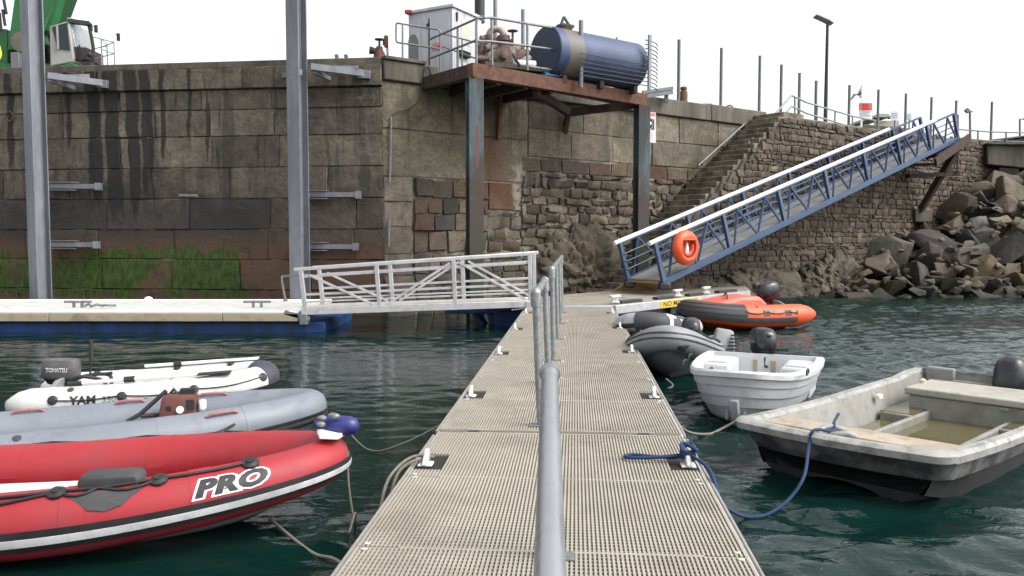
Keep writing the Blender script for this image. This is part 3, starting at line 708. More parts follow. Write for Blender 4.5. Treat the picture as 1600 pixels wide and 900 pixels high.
# ------------------------------------------------------------------ landing pontoon beyond the walkway
zP = .45
PL = [atz(x, y, zP) for x, y in ((838, 477.3), (957, 477), (1167, 454.3), (1159, 445.6), (1039, 446.4), (953, 454), (880, 460.5), (838, 464), (772, 467.5), (752, 476.5))]
M_LDECK = mat('landing_deck', (.27, .24, .195), .75, var=.2, sc=1.5, dirt=(.15, .125, .1), dsc=2, damt=.5)
t = thing('landing_pontoon', 'wide landing pontoon with blue floats carrying the foot of the blue gangway', 'pontoon', PL[1])
m = MB(); m.slab(PL, .4, zP); m.build('deck', M_LDECK, t, bevel=.006)
cx = sum((p for p in PL), Vector())/len(PL)
m = MB(); m.slab([p + (cx-p).normalized()*.22 for p in PL], -.25, .3); m.build('float', M_BLUEF, t, bevel=.03)
e0, e1 = PL[1], PL[2]; ed = (e1-e0).normalized(); en = V(ed.y, -ed.x, 0)
m = MB(); m.beam(e0+en*.06+V(0,0,-.1), e1+en*.06+V(0,0,-.1), .1, .2); m.beam(PL[0]+V(0,-.05,-.07), PL[1]+V(0,-.05,-.07), .06, .13); m.beam(e1+en*.06+V(0,0,-.1), PL[3]+V(.04,0,-.1), .08, .2); m.build('edge_beam', M_ALU, t, bevel=.012)
for a, b in ((.07, .2), (.3, .42), (.53, .64), (.77, .93)):
    m = MB(); m.beam(e0+(e1-e0)*a-en*.14+V(0,0,.035-zP+zP), e0+(e1-e0)*b-en*.14+V(0,0,.035), .16, .07); m.build('edge_fender', M_BLACK, t, bevel=.015)
for k in (.045, .46, .68):
    p = e0+(e1-e0)*k-en*.14; m = MB(); m.box(p+V(0,0,.05), (.2, .2, .05)); 
    for q in (-.06, .06): m.beam(p+ed*q+V(0,0,.06), p+ed*q+V(0,0,.17), .05, .07)
    m.beam(p-ed*.2+V(0,0,.185), p+ed*.2+V(0,0,.185), .09, .06); m.build('cleat', M_CLEAT, t, bevel=.015)
# guide frame round the pile of the platform
t2 = thing('pile_guide', 'blue steel guide frame gripping the foot of the rusty column beside the walkway', 'pile guide', aty(760, 490, 18.6))
m = MB(); m.beam(aty(698, 484, 19.6), aty(830, 484, 19.0), .3, .16); m.beam(aty(698, 481, 20.6), aty(800, 479, 20.2), .2, .14); m.build('guide_beam', M_BLUEF, t2, bevel=.02)
m = MB(); m.beam(aty(744, 489, 19.6), aty(762, 516, 19.3), .16, .14); m.build('brace', M_BLUEF, t2, bevel=.01)
m = MB(); m.prism([aty(772, 486, 18.9), aty(822, 484, 18.5), aty(822, 520, 18.5), aty(772, 520, 18.9)], (.12, .9, 0)); m.build('float_box', M_BLUEF, t2, bevel=.03)
# yellow notice along the edge beam
def plate_text(p, xdir, nrm, txt, size, mt, par, shear=0, up=V(0,0,1), off=.004, name='lettering', spacing=1, offset=0, width=None):
    vs, fs = text_mesh(txt, size, shear, offset, spacing=spacing)
    xd = Vector(xdir).normalized(); up = up - xd*up.dot(xd); up.normalize(); nrm = Vector(nrm).normalized()
    if width:
        xs = [v.x for v in vs]; k = width/max(1e-6, max(xs)-min(xs))
    else: k = 1
    m = MB(); m.add([Vector(p) + xd*v.x*k + up*v.y + nrm*off for v in vs], fs)
    return m.build(name, mt, par, recalc=False)
k0, k1 = .275, .56
a = e0+(e1-e0)*k0+en*.115+V(0,0,-.1); b = e0+(e1-e0)*k1+en*.115+V(0,0,-.1)
t3 = thing('edge_notice', 'long narrow yellow notice strip with dark lettering on the edge of the landing pontoon', 'sign', a)
m = MB(); m.beam(a, b, .01, .17); m.build('panel', mat('yellow_sign', (.62, .42, .03), .5, var=.12), t3)
plate_text((a+b)/2, ed, en, 'NO MOORING', .17, mat('sign_ink', (.05, .03, .012), .6), t3, off=.008, width=(b-a).length*.86, offset=.002)
# dark info plate on the float
m = MB(); p = e0+(e1-e0)*.42+en*.02+V(0,0,-.3); m.beam(p-ed*.35, p+ed*.45, .02, .16); tag(m.build('float_plate', M_BLACK), 'dark plate fixed to the blue float of the landing pontoon under the yellow notice', 'plate')

# ------------------------------------------------------------------ blue gangway
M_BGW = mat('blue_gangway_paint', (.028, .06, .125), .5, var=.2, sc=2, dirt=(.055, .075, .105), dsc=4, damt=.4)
M_BGWD = mat('blue_gangway_darker', (.016, .034, .095), .5, var=.2, sc=2)  # darker blue for posts and braces toward the upper end
bN0, bN1 = aty(1037, 441, 22.3), aty(1497, 217, 32.5); gd = (bN1-bN0); gh = V(gd.x, gd.y, 0).normalized(); gn = V(-gh.y, gh.x, 0)
tN0, tN1 = aty(1023, 379, 22.3), aty(1490, 177, 32.5)
W_ = 1.3
def bp(u, v, side): return bN0.lerp(bN1, u).lerp(tN0.lerp(tN1, u), v) + gn*(W_*side)
t = thing('blue_gangway', 'long steep blue lattice gangway with white handrails rising to the quay', 'gangway', bN0)
fr = [0]; L = 1.0
xs_ = [1037, 1141, 1226, 1297, 1357, 1409, 1455, 1497]
def u_of(px):
    lo, hi = 0, 1
    for _ in range(40):
        mid = (lo+hi)/2; p = bN0.lerp(bN1, mid); q = p-V(0,0,CZ); dpt = q.y*cp - q.z*sp_; x = 800+F*q.x/dpt
        if x < px: lo = mid
        else: hi = mid
    return (lo+hi)/2
us = [0] + [u_of(x) for x in xs_[1:-1]] + [1]
for side in (0, 1):
    m = MB(); m.beam(bp(-.004, 0, side), bp(1, 0, side), .11, .17); m.build('bottom_chord', M_BGW, t, bevel=.01)
    m = MB(); m.beam(bp(-.002, .98, side), bp(1, .98, side), .07, .07); m.build('top_chord', M_BGW, t, bevel=.006)
    m = MB(); m.tube([bp(-.012, 1.03, side), bp(.0, 1.03, side), bp(.915 if side == 0 else .86, 1.03, side)], .062, 14); m.build('handrail', M_WHITE, t, smooth=40)
    for u in us:
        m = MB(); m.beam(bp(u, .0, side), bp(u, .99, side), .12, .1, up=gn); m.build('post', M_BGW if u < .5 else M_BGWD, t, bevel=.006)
    for i in range(len(us)-1):
        a, b = us[i], us[i+1]; q = [a+(b-a)*k for k in (.08, .25, .5, .75, .94)]
        for j in range(4):
            v0, v1 = (.06, .94) if j % 2 == 0 else (.94, .06)
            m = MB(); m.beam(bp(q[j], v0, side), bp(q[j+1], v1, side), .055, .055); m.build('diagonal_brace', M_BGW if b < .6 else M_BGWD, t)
    for v in (.3, .5, .7):
        m = MB(); s2 = side + (.06 if side == 0 else -.06); m.tube([bp(.0, v, s2), bp(1, v, s2)], .02, 6); m.build('infill_rail', M_BGW, t, smooth=60)
m = MB(); m.prism([bp(0, .02, .05), bp(1, .02, .05), bp(1, .02, .95), bp(0, .02, .95)], (0, 0, .04)); m.build('walkway_plate', mat('gangway_plate', (.2, .195, .185), .7, var=.2, sc=3), t)
m = MB(); k = [bp(-.002, -.02, .12), bp(-.002, -.02, .95)]; f0, f1 = atz(1026, 455.5, .475), atz(957, 455.5, .475)
m.prism([k[0], k[1], f1, f0], (0, 0, .035)); m.build('hinged_flap', mat('ochre_plywood', (.36, .25, .11), .75, var=.25, sc=2), t)
for k in (0, 1):
    m = MB(); m.box(bp(0, -.1, k), (.3, .25, .2)); m.build('roller', M_BLACK, t, bevel=.05)
# lifebuoy in its case
t = thing('lifebuoy_case', 'round orange lifebuoy case with white line inside, on the blue gangway rail', 'lifebuoy', bp(.115, .6, 0))
def on_gang(px, py):
    nrm = V(gh.y, -gh.x, 0); o0 = bN0 + nrm*.12; d = ray(px, py); s = (o0-V(0,0,CZ)).dot(nrm)/d.dot(nrm); return V(0,0,CZ)+d*s
cB = on_gang(1068.5, 387); nB = V(gh.y, -gh.x, 0)
xB = gh.copy(); MB_ = Matrix(((xB.x, 0, nB.x, cB.x), (xB.y, 0, nB.y, cB.y), (0, 1, 0, cB.z), (0, 0, 0, 1)))   # local x along, y up, z out
M_ORG = mat('orange_plastic', (.62, .085, .02), .4, var=.1)
RB = .475
m = MB(); ro, ri = [], []
ring = []
for k in range(28):
    a = 2*math.pi*k/28; ring.append((math.cos(a), math.sin(a)))
m.loft([[MB_ @ V(x*RB*s, y*RB*s, z) for x, y in ring] for s, z in ((.98, 0), (1.0, .05), (.97, .12), (.86, .18), (.7, .205))], cap0=True, cap1=False)
hood = []
m.loft([[MB_ @ V(x*RB*s, y*RB*s, z) for x, y in ring] for s, z in ((.7, .205), (.6, .19), (.56, .06))], cap0=False, cap1=True)
m.build('case', M_ORG, t, smooth=40)
m = MB(); pts = [V(RB*.72*math.cos(a), RB*.72*math.sin(a), .2) for a in [R(35)+R(110)*i/10 for i in range(11)]]
m.prism([MB_ @ p for p in pts] , nB*.04); m.build('hood', M_ORG, t, bevel=.01)
m = MB(); m.prism([MB_ @ V(x, y, .065) for x, y in ((-.06, -.24), (.07, -.24), (.05, .02), (-.02, .17), (-.05, .0))], nB*.07); m.build('rescue_line', M_WHITE, t, bevel=.015)
m = MB(); m.tube([MB_ @ V(RB*.42*math.cos(a), RB*.42*math.sin(a), .11) for a in [R(200)+R(190)*i/12 for i in range(13)]], .06, 10); m.build('lifebuoy', mat('red_lifebuoy', (.5, .05, .03), .5), t, smooth=50)
# bracket platform under the head of the gangway
t = thing('gangway_landing', 'dark rusty steel bracket platform under the top of the blue gangway', 'platform', aty(1460, 260, 33))
m = MB(); pa_, pb_ = aty(1416, 246, 33), aty(1503, 222, 33)
m.prism([bp(.9, -.32, -.15), bp(1.02, -.2, -.15), bp(1.02, -.2, 1.1), bp(.9, -.32, 1.1)], (0, 0, .12)); m.beam(bp(.86, -.35, -.15), bp(1.03, -.08, -.15), .1, .3); m.build('deck_frame', M_RUSTD, t)
m = MB(); m.beam(aty(1499, 226, 32.6), aty(1437, 331, 33.9), .2, .22); m.build('strut', M_RUSTD, t)
m = MB(); m.beam(aty(1418, 275, 33.0), aty(1497, 271, 33.2), .3, .16); m.beam(aty(1420, 258, 33.2), aty(1494, 255, 33.3), .1, .1); m.beam(aty(1496, 232, 33.0), aty(1496, 270, 33.0), .05, .05, up=(0,1,0)); m.beam(aty(1478, 235, 33.0), aty(1478, 270, 33.0), .05, .05, up=(0,1,0)); m.build('cross_beam', M_RUSTD, t)
m = MB(); m.box(aty(1438, 337, 34.1), (.7, .6, .55)); m.build('footing', M_CONC, t, bevel=.05)
# ------------------------------------------------------------------ inflatable boats (local frame: x to the bow, y to port, z up, 0 = water)
class Inflatable:
    def __init__(s, name, label, cat, M, L, B, r, z0, rise, tube_mat, group=None, bl=None, cone=.38, nexp=2.3, floor_mat=None, hull_mat=None, taper=.12, zexp=2.0):
        s.M, s.L, s.B, s.r, s.z0, s.rise = M, L, B, r, z0, rise
        s.t = thing(name, label, cat, M=M, group=group)
        hb = B/2-r; bl = bl or B*.95; xs = L/2-r-bl; s.xs, s.bl, s.hb = xs, bl, hb
        half = []
        x = -L/2+cone
        while x < xs-.02: half.append(V(x, hb, 0)); x += .12
        for k in range(0, 19):
            th = math.pi/2*k/18; half.append(V(xs+bl*math.sin(th)**(2/nexp), hb*max(0, math.cos(th))**(2/nexp), 0))
        def zz(x): 
            q = max(0, (x+L*.12)/(L*.62-r)); return z0+rise*q**zexp
        pts = half + [V(p.x, -p.y, 0) for p in reversed(half[:-1])]
        for p in pts: p.z = zz(p.x)
        s.body = pts; s.zz = zz; s.nexp = nexp
        s.rb = [r*(1-taper*max(0, (p.x-xs)/bl)**1.3) for p in pts]
        # stern cones
        c0 = [V(-L/2+cone*k, hb, z0+.02*(1-k)) for k in (0, .12, .3, .6)]
        path = c0 + pts + [V(p.x, -p.y, p.z) for p in reversed(c0)]
        rs = [r*.3, r*.5, r*.76, r*.95] + s.rb + [r*.95, r*.76, r*.5, r*.3]
        s.path, s.rs = path, rs
        m = MB(); m.tube(path, rs, 26); s.tube = m.build('inflated_tube', tube_mat, s.t, smooth=60, local=True)
        # hull and floor
        hull = []
        for k in range(13):
            x = -L/2+cone*.9+(L-cone*.9-r*1.1)*k/12; q = max(0, (x-xs+.2)/(bl)); wd = s.yat(x)
            kz = -.14+(z0+rise*.4)*max(0, q)**3.6; tz = zz(x)-r*.55
            kz = min(kz, tz)
            hull.append([V(x, wd+r*.05, tz), V(x, wd*.55, kz*.5+tz*.5-.03), V(x, 0, kz), V(x, -wd*.55, kz*.5+tz*.5-.03), V(x, -wd-r*.05, tz), V(x, 0, tz+.02)])
        m = MB(); m.loft(hull); m.build('hull', hull_mat or M_HULLG, s.t, smooth=40, local=True)
        m = MB(); n = 10; fl = []
        for k in range(n+1):
            x = -L/2+cone*1.1+(xs+bl*.62+L/2-cone*1.1)*k/n; fl.append((x, s.yat(x)-r*.3))
        top = [V(x, y, zz(x)-r*.35) for x, y in fl] + [V(x, -y, zz(x)-r*.35) for x, y in reversed(fl)]
        m.add(top, [tuple(range(len(top)))]); m.build('floor', floor_mat or M_HULLG, s.t, local=True)
        xt = -L/2+cone*1.05
        m = MB(); m.prism([V(xt, hb+r*.2, z0-r*.7), V(xt, -hb-r*.2, z0-r*.7), V(xt, -hb-r*.2, z0+r*.75), V(xt, -.3, z0+r*1.2), V(xt, .3, z0+r*1.2), V(xt, hb+r*.2, z0+r*.75)], (.045, 0, 0))
        s.xt = xt; m.build('transom', M_TRANS, s.t, local=True, bevel=.01)
    def yat(s, x):
        if x <= s.xs: return s.hb
        q = min(1, (x-s.xs)/s.bl); return s.hb*max(0, 1-q**s.nexp)**(1/s.nexp)
    def fr(s, i):
        p = s.body; a, b = p[max(0, i-1)], p[min(len(p)-1, i+1)]; t = (b-a).normalized()
        out = -(t.cross(V(0,0,1)).normalized()); return p[i], t, out, out.cross(t)*-1 if False else V(0,0,1)
    def band(s, a0, a1, th, i0=0, i1=None, n=5, rk=1.0):
        i1 = i1 if i1 is not None else len(s.body)-1; m = MB(); rings = []
        for i in range(i0, i1+1):
            p, t, out, up = s.fr(i); u = t.cross(out); u = u if u.z > 0 else -u
            ring = [p + (out*math.cos(a) + u*math.sin(a))*(s.rb[i]*rk+th) for a in [R(a0+(a1-a0)*k/n) for k in range(n+1)]]
            ring += [p + (out*math.cos(a) + u*math.sin(a))*(s.rb[i]*rk-.012) for a in [R(a1+(a0-a1)*k/n) for k in range(n+1)]]
            rings.append(ring)
        m.loft(rings); return m
    def idx(s, x, port):
        h = len(s.body)//2; rng = range(0, h+1) if port else range(h, len(s.body))
        return min(rng, key=lambda i: abs(s.body[i].x-x))
    def pt(s, x, port, ang, k=1.0, lift=0):
        i = s.idx(x, port); j = i
        # interpolate along the body path for smooth lettering
        best = None
        h = len(s.body)//2; rng = range(0, h) if port else range(h, len(s.body)-1)
        for q in rng:
            a, b = s.body[q].x, s.body[q+1].x
            if min(a, b) <= x <= max(a, b) and abs(a-b) > 1e-6: best = (q, (x-a)/(b-a)); break
        if best is None: best = (min(i, len(s.body)-2), 0)
        q, f = best; p = s.body[q].lerp(s.body[q+1], f)
        o0 = s.fr(q); o1 = s.fr(q+1); out = o0[2].lerp(o1[2], f).normalized(); t = o0[1].lerp(o1[1], f).normalized()
        u = t.cross(out); u = u if u.z > 0 else -u
        a = R(ang); rr2 = s.rb[q]*(1-f)+s.rb[q+1]*f; return p + (out*math.cos(a) + u*math.sin(a))*(rr2*k+lift)
    def letters(s, txt, size, xc, port, ang, mt, shear=0, offset=0, lift=.004, name='lettering', spacing=1.0, wk=1.0):
        vs, fs = text_mesh(txt, size, shear, offset, spacing=spacing)
        bm = bmesh.new(); bv = [bm.verts.new(v) for v in vs]
        for f in fs:
            try: bm.faces.new([bv[i] for i in f])
            except ValueError: pass
        bmesh.ops.triangulate(bm, faces=bm.faces[:]); bmesh.ops.subdivide_edges(bm, edges=[e for e in bm.edges if e.calc_length() > size*.18], cuts=3, use_grid_fill=False)
        bmesh.ops.triangulate(bm, faces=bm.faces[:]); bm.verts.index_update()
        sg = -1 if port else 1
        # x on the page runs along the tube as seen from outside
        m = MB(); m.add([s.pt(xc+sg*v.co.x*wk, port, ang+math.degrees(v.co.y/s.r), lift=lift) for v in bm.verts], [[v.index for v in f.verts] for f in bm.faces]); bm.free()
        return m.build(name, mt, s.tube, local=True, recalc=False)
    def line(s, xs, port, ang, sag=12, rr=.009, n=6, lift=.012):
        pts = []
        for a, b in zip(xs[:-1], xs[1:]):
            for k in range(n): 
                f = k/n; pts.append(s.pt(a+(b-a)*f, port, ang-sag*math.sin(math.pi*f), lift=lift))
        pts.append(s.pt(xs[-1], port, ang, lift=lift)); m = MB(); m.tube(pts, rr, 7); return m
    def disc(s, x, port, ang, rad, th=.018, n=14):
        c = s.pt(x, port, ang, lift=-.004); d = (c - s.pt(x, port, ang, k=.5)).normalized(); m = MB(); m.lathe(c, d, [(rad, 0), (rad, th*.6), (rad*.55, th), (rad*.5, th*1.3)], n); return m
    def patch(s, outline, port, mt, name, lift=.006, xc=0, ac=0):
        m = MB(); ring = [s.pt(xc+x, port, ac+a, lift=lift) for x, a in outline]; low = [s.pt(xc+x, port, ac+a, lift=-.004) for x, a in outline]
        cen = s.pt(xc, port, ac, lift=lift); n = len(ring); vs = ring+low+[cen]; fs = [(i, (i+1)%n, 2*n) for i in range(n)] + [(i, (i+1)%n, n+(i+1)%n, n+i) for i in range(n)]
        m.add(vs, fs); return m.build(name, mt, s.tube, local=True)
M_HULLG = mat('grey_hull', (.25, .25, .25), .6, var=.15)
M_TRANS = mat('transom_board', (.2, .2, .2), .6, var=.15)
def hyp(name, col, var=.1, dirt=None, damt=.35, rough=.48): return mat(name, col, rough, var=var, sc=1.6, dirt=dirt or mul(col, .6), dsc=3.2, damt=damt, bump=.003, bsc=9)
M_RED = hyp('red_hypalon', (.31, .017, .024), dirt=(.24, .03, .035), damt=.5, rough=.58)
M_GRYB = hyp('blue_grey_hypalon', (.165, .184, .212), dirt=(.12, .132, .15))
M_WHT = hyp('white_hypalon', (.56, .55, .53), dirt=(.4, .39, .36))
M_ORNG = hyp('orange_hypalon', (.56, .085, .022), dirt=(.46, .1, .05))
M_GRYD = hyp('grey_hypalon', (.21, .22, .23), dirt=(.15, .155, .16))
M_BLK = mat('black_band', (.018, .017, .019), .5, var=.25, sc=5)
M_DGRY = mat('dark_grey_fabric', (.045, .045, .048), .7, var=.2, sc=8)
M_PINK = mat('faded_red_handle', (.3, .12, .12), .6, var=.2, sc=8)
M_LETW, M_LETB = mat('white_lettering', (.75, .75, .74), .5, var=.03), mat('black_lettering', (.015, .015, .017), .5, var=.05)
GI = 'inflatable dinghies moored by the walkway'

# ---- red inflatable, nearest on the left
H = R(6.5); L = 3.7; B = 1.72
bow = V(-1.09, 5.86, 0); cdir = V(math.cos(H), math.sin(H), 0)
rb = Inflatable('inflatable_dinghy', 'bright red inflatable dinghy with black and white side stripe, nearest on the left', 'inflatable boat', pose(bow - cdir*(L/2), H, R(-1.0), R(0)), L, B, .205, .235, .17, M_RED, GI, bl=1.75, nexp=1.85, taper=.26, zexp=1.6, floor_mat=mat('red_floor', (.2, .012, .016), .6), hull_mat=mat('white_gel_hull', (.5, .5, .48), .4, var=.1))
rb.band(-30, 6, .012).build('rubbing_strake', M_BLK, rb.t, smooth=50, local=True)
rb.band(-19, -6, .017, n=3).build('white_stripe', mat('pale_stripe', (.55, .56, .56), .5, var=.1, dirt=(.35, .35, .35)), rb.t, smooth=50, local=True)
rb.letters('PRO', .16, 1.06, False, 31, M_LETW, .3, .022, .0045, 'lettering_outline', 1.08, 1.16)
rb.letters('PRO', .16, 1.06, False, 31, M_LETB, .3, .0095, .0075, 'lettering', 1.08, 1.16)
X0 = [-.9, -.3, .28, .95]
rb.line([-1.6, -.5, .13, .69, 1.2], False, 72, 3, .011).build('grab_line', M_BLK, rb.t, smooth=60, local=True)
rb.line([-1.3, .13], False, 70, 26, .01).build('grab_line', M_BLK, rb.t, smooth=60, local=True)
rb.line([.13, .36, .69], False, 70, 14, .01).build('grab_line', M_BLK, rb.t, smooth=60, local=True)
rb.line([-1.2, -.5, .2, .8, 1.4], True, 62, 14, .01).build('grab_line', M_BLK, rb.t, smooth=60, local=True)
for x in (.13, .69, 1.2): rb.disc(x, False, 70, .055, .03).build('line_anchor', M_BLK, rb.t, smooth=40, local=True)
rb.patch([(-.2, 14), (-.1, 20), (.1, 20), (.2, 14), (.09, -14), (0, -20), (-.09, -14)], False, M_DGRY, 'reinforcing_patch', .008, .4, 42)
m = MB(); c = rb.pt(.42, False, 100); 
m.loft([[c + V(a*x, b*y, z) for a, b in ((-1,-1),(1,-1),(1.05,0),(1,1),(-1,1),(-1.05,0))] for x, y, z in ((.17,.08,-.03),(.18,.09,.02),(.165,.085,.055),(.12,.06,.07))]); m.build('rowlock', M_DGRY, rb.t, smooth=50, local=True, bevel=.012)
m = MB(); m.beam(V(-4.3, 5.52, .25), V(-2.99, 5.72, .25), .22, .05); m.build('seat_board', mat('white_thwart', (.55, .55, .53), .5), rb.t, bevel=.01)
pts = [(-.1, -20), (.03, -22), (.06, 22), (-.1, 20)]
m = MB(); tip = rb.body[len(rb.body)//2]; 
ring = [V(tip.x + dx, dy, tip.z + math.sqrt(max(0, (rb.r+.008)**2-min(rb.r**2, (dx+0.0)**2)))) for dx, dy in ((-.03, -.2), (.09, -.17), (.12, 0), (.09, .17), (-.03, .2), (-.07, 0))]
m.prism(ring, (0, 0, -.03)); m.build('bow_patch', M_LETW, rb.t, local=True, bevel=.005)
m = MB(); q = tip+V(.02, 0, rb.r+.01)
for k in range(7): m.ball(q+V(.05*math.sin(k*2.3), .09*math.cos(k*1.7), .02+.012*k), (.035, .03, .02), 8, 5)
m.build('bow_shackle', M_GALV, rb.t, smooth=50, local=True)
fc = rb.M @ (tip+V(.12, .0, rb.r+.02)); fd = V(.97, -.05, -.05).normalized()
m = MB(); m.lathe(fc-fd*.16, fd, [(.02, -.05), (.03, -.03), (.035, 0), (.06, .05), (.068, .11), (.068, .2), (.055, .245), (.02, .265)], 18)
tag(m.build('boat_fender', mat('blue_fender', (.022, .028, .15), .45, var=.12, sc=5), smooth=50), 'short fat blue fender tied on the bow of the red inflatable', 'fender')
m = MB(); a = rb.M @ (tip+V(.14, -.06, .05)); m.tube(spline([a, a+V(.01, .0, -.25), a+V(.05, -.02, -.5), V(a.x+.07, a.y-.1, .08), V(a.x+.05, a.y-.3, -.05)], 8), .009, 8)
tag(m.build('mooring_rope', M_ROPEG, smooth=60), 'thin grey painter hanging from the bow of the red inflatable into the water', 'rope')
m = MB(); m.tube(spline([dk(AL+.1, 5.6, ZD+.02), dk(AL+.0, 5.55, ZD+.02), dk(AL-.1, 5.5, .4), dk(AL-.13, 5.4, .25), dk(AL-.1, 5.3, .05), dk(AL-.05, 5.2, -.1)], 8), .012, 8); m.tube(spline([dk(AL+.12, 5.66, ZD+.02), dk(AL-.03, 5.6, ZD+.03), dk(AL-.15, 5.45, .38), dk(AL-.18, 5.3, .2), dk(AL-.2, 5.2, -.1)], 8), .011, 8)
tag(m.build('mooring_rope', M_ROPEG, smooth=60), 'frayed brown rope tail wrapped round the near left walkway cleat and hanging over the edge', 'rope')
m = MB(); m.tube(spline([rb.M @ V(1.25, -.1, .02), V(-1.28, 5.2, -.0), V(-1.1, 5.05, .012), V(-.98, 4.95, -.02)], 8), .011, 8); tag(m.build('mooring_rope', M_ROPEG, smooth=60), 'pale rope end lying at the water under the bow of the red inflatable', 'rope')

# ---- blue grey inflatable behind it
H = R(24); L = 3.6; B = 1.42; cdir = V(math.cos(H), math.sin(H), 0); bow = V(-1.78, 8.2, 0)
gb = Inflatable('inflatable_dinghy', 'pale blue grey inflatable dinghy with faded red handles, between the red and white ones', 'inflatable boat', pose(bow-cdir*(L/2), H, R(-1)), L, B, .2, .23, .09, M_GRYB, GI, bl=1.8, nexp=1.8, taper=.22, zexp=1.6, floor_mat=mat('pink_grey_floor', (.3, .24, .25), .6))
gb.band(-42, -8, .012).build('rubbing_strake', M_BLK, gb.t, smooth=50, local=True)
gb.band(-30, -20, .018, n=2).build('strake_ridge', M_DGRY, gb.t, smooth=50, local=True)
for x, port, a in ((.72, False, 55), (.75, True, 112), (-.0, True, 112), (-.85, True, 112)):
    m = MB(); p = [gb.pt(x+d, port, a, lift=l) for d, l in ((-.13, .0), (-.1, .025), (0, .03), (.1, .025), (.13, 0))]; m.tube(p, .014, 8); m.build('carry_handle', M_PINK, gb.t, smooth=60, local=True)
gb.line([-1.0, -.4, .2, .8], False, 20, 20, .011).build('grab_line', M_BLK, gb.t, smooth=60, local=True)
# ---- white inflatable farthest on the left
H = R(11); L = 2.75; B = 1.4; cdir = V(math.cos(H), math.sin(H), 0); bow = V(-2.7, 9.75, 0)
wb = Inflatable('inflatable_dinghy', 'white inflatable dinghy with black bow band and oars, farthest of the left group', 'inflatable boat', pose(bow-cdir*(L/2), H, R(-1.5)), L, B, .185, .24, .09, M_WHT, GI, bl=1.15, floor_mat=mat('pale_floor', (.4, .4, .39), .6))
h = len(wb.body)//2
wb.band(-40, 150, .01, h-5, h+4, n=14).build('bow_band', mat('navy_band', (.05, .052, .07), .6), wb.t, smooth=50, local=True)
wb.band(-30, -12, .012).build('rubbing_strake', M_BLK, wb.t, smooth=50, local=True)
wb.letters('YAM', .125, -.58, False, 17, M_LETB, 0, .004, .006, 'lettering', 1.0)
wb.letters('330TB', .095, -.27, False, 17, mat('grey_lettering', (.12, .13, .15), .5), 0, .0, .006, 'lettering', 1.0)
for x in (-1.0, -.2, .5, 1.1): wb.disc(x, False, 24, .05, .02).build('line_anchor', M_BLK, wb.t, smooth=40, local=True)
wb.line([-1.0, -.2, .5, 1.1], False, 26, 8, .007).build('grab_line', M_BLK, wb.t, smooth=60, local=True)
for x in (-.75, .15, .8): wb.disc(x, True, 110, .04, .02).build('line_anchor', M_BLK, wb.t, smooth=40, local=True)
m = MB(); p = [wb.pt(x, False, -12, lift=.01) for x in (-.98, -.9, -.72, -.6)]; m.tube(p, [.02, .05, .055, .03], 10); m.build('side_handle', M_BLK, wb.t, smooth=60, local=True)
m = MB(); m.box((.0, 0, .36), (.26, B-.42, .03)); m.build('thwart', mat('grey_thwart', (.42, .42, .41), .5), wb.t, local=True, bevel=.008)
for port, lab, xa, xb in ((False, 'white oar with black collar lying along the near tube of the white inflatable', -.75, .55), (True, 'white oar with black collar lying along the far tube of the white inflatable', -.35, .75)):
    a, b = wb.M @ wb.pt(xa, port, 88, lift=.03), wb.M @ wb.pt(xb, port, 88, lift=.03); o = thing('oar', lab, 'oar', a, group='oars in the white inflatable'); d = (b-a).normalized()
    m = MB(); m.tube([a, b], .02, 10); m.build('shaft', M_WHITE, o, smooth=50)
    m = MB(); m.tube([a.lerp(b, .42), a.lerp(b, .5)], .034, 10); m.build('collar', M_BLACK, o, smooth=50)
    m = MB(); m.tube([a-d*.02, a+d*.12], .024, 10); m.build('grip', M_BLACK, o, smooth=50)
    m = MB(); m.beam(b, b+d*.35, .13, .02); m.build('blade', M_BLACK if not port else M_WHITE, o, bevel=.006)

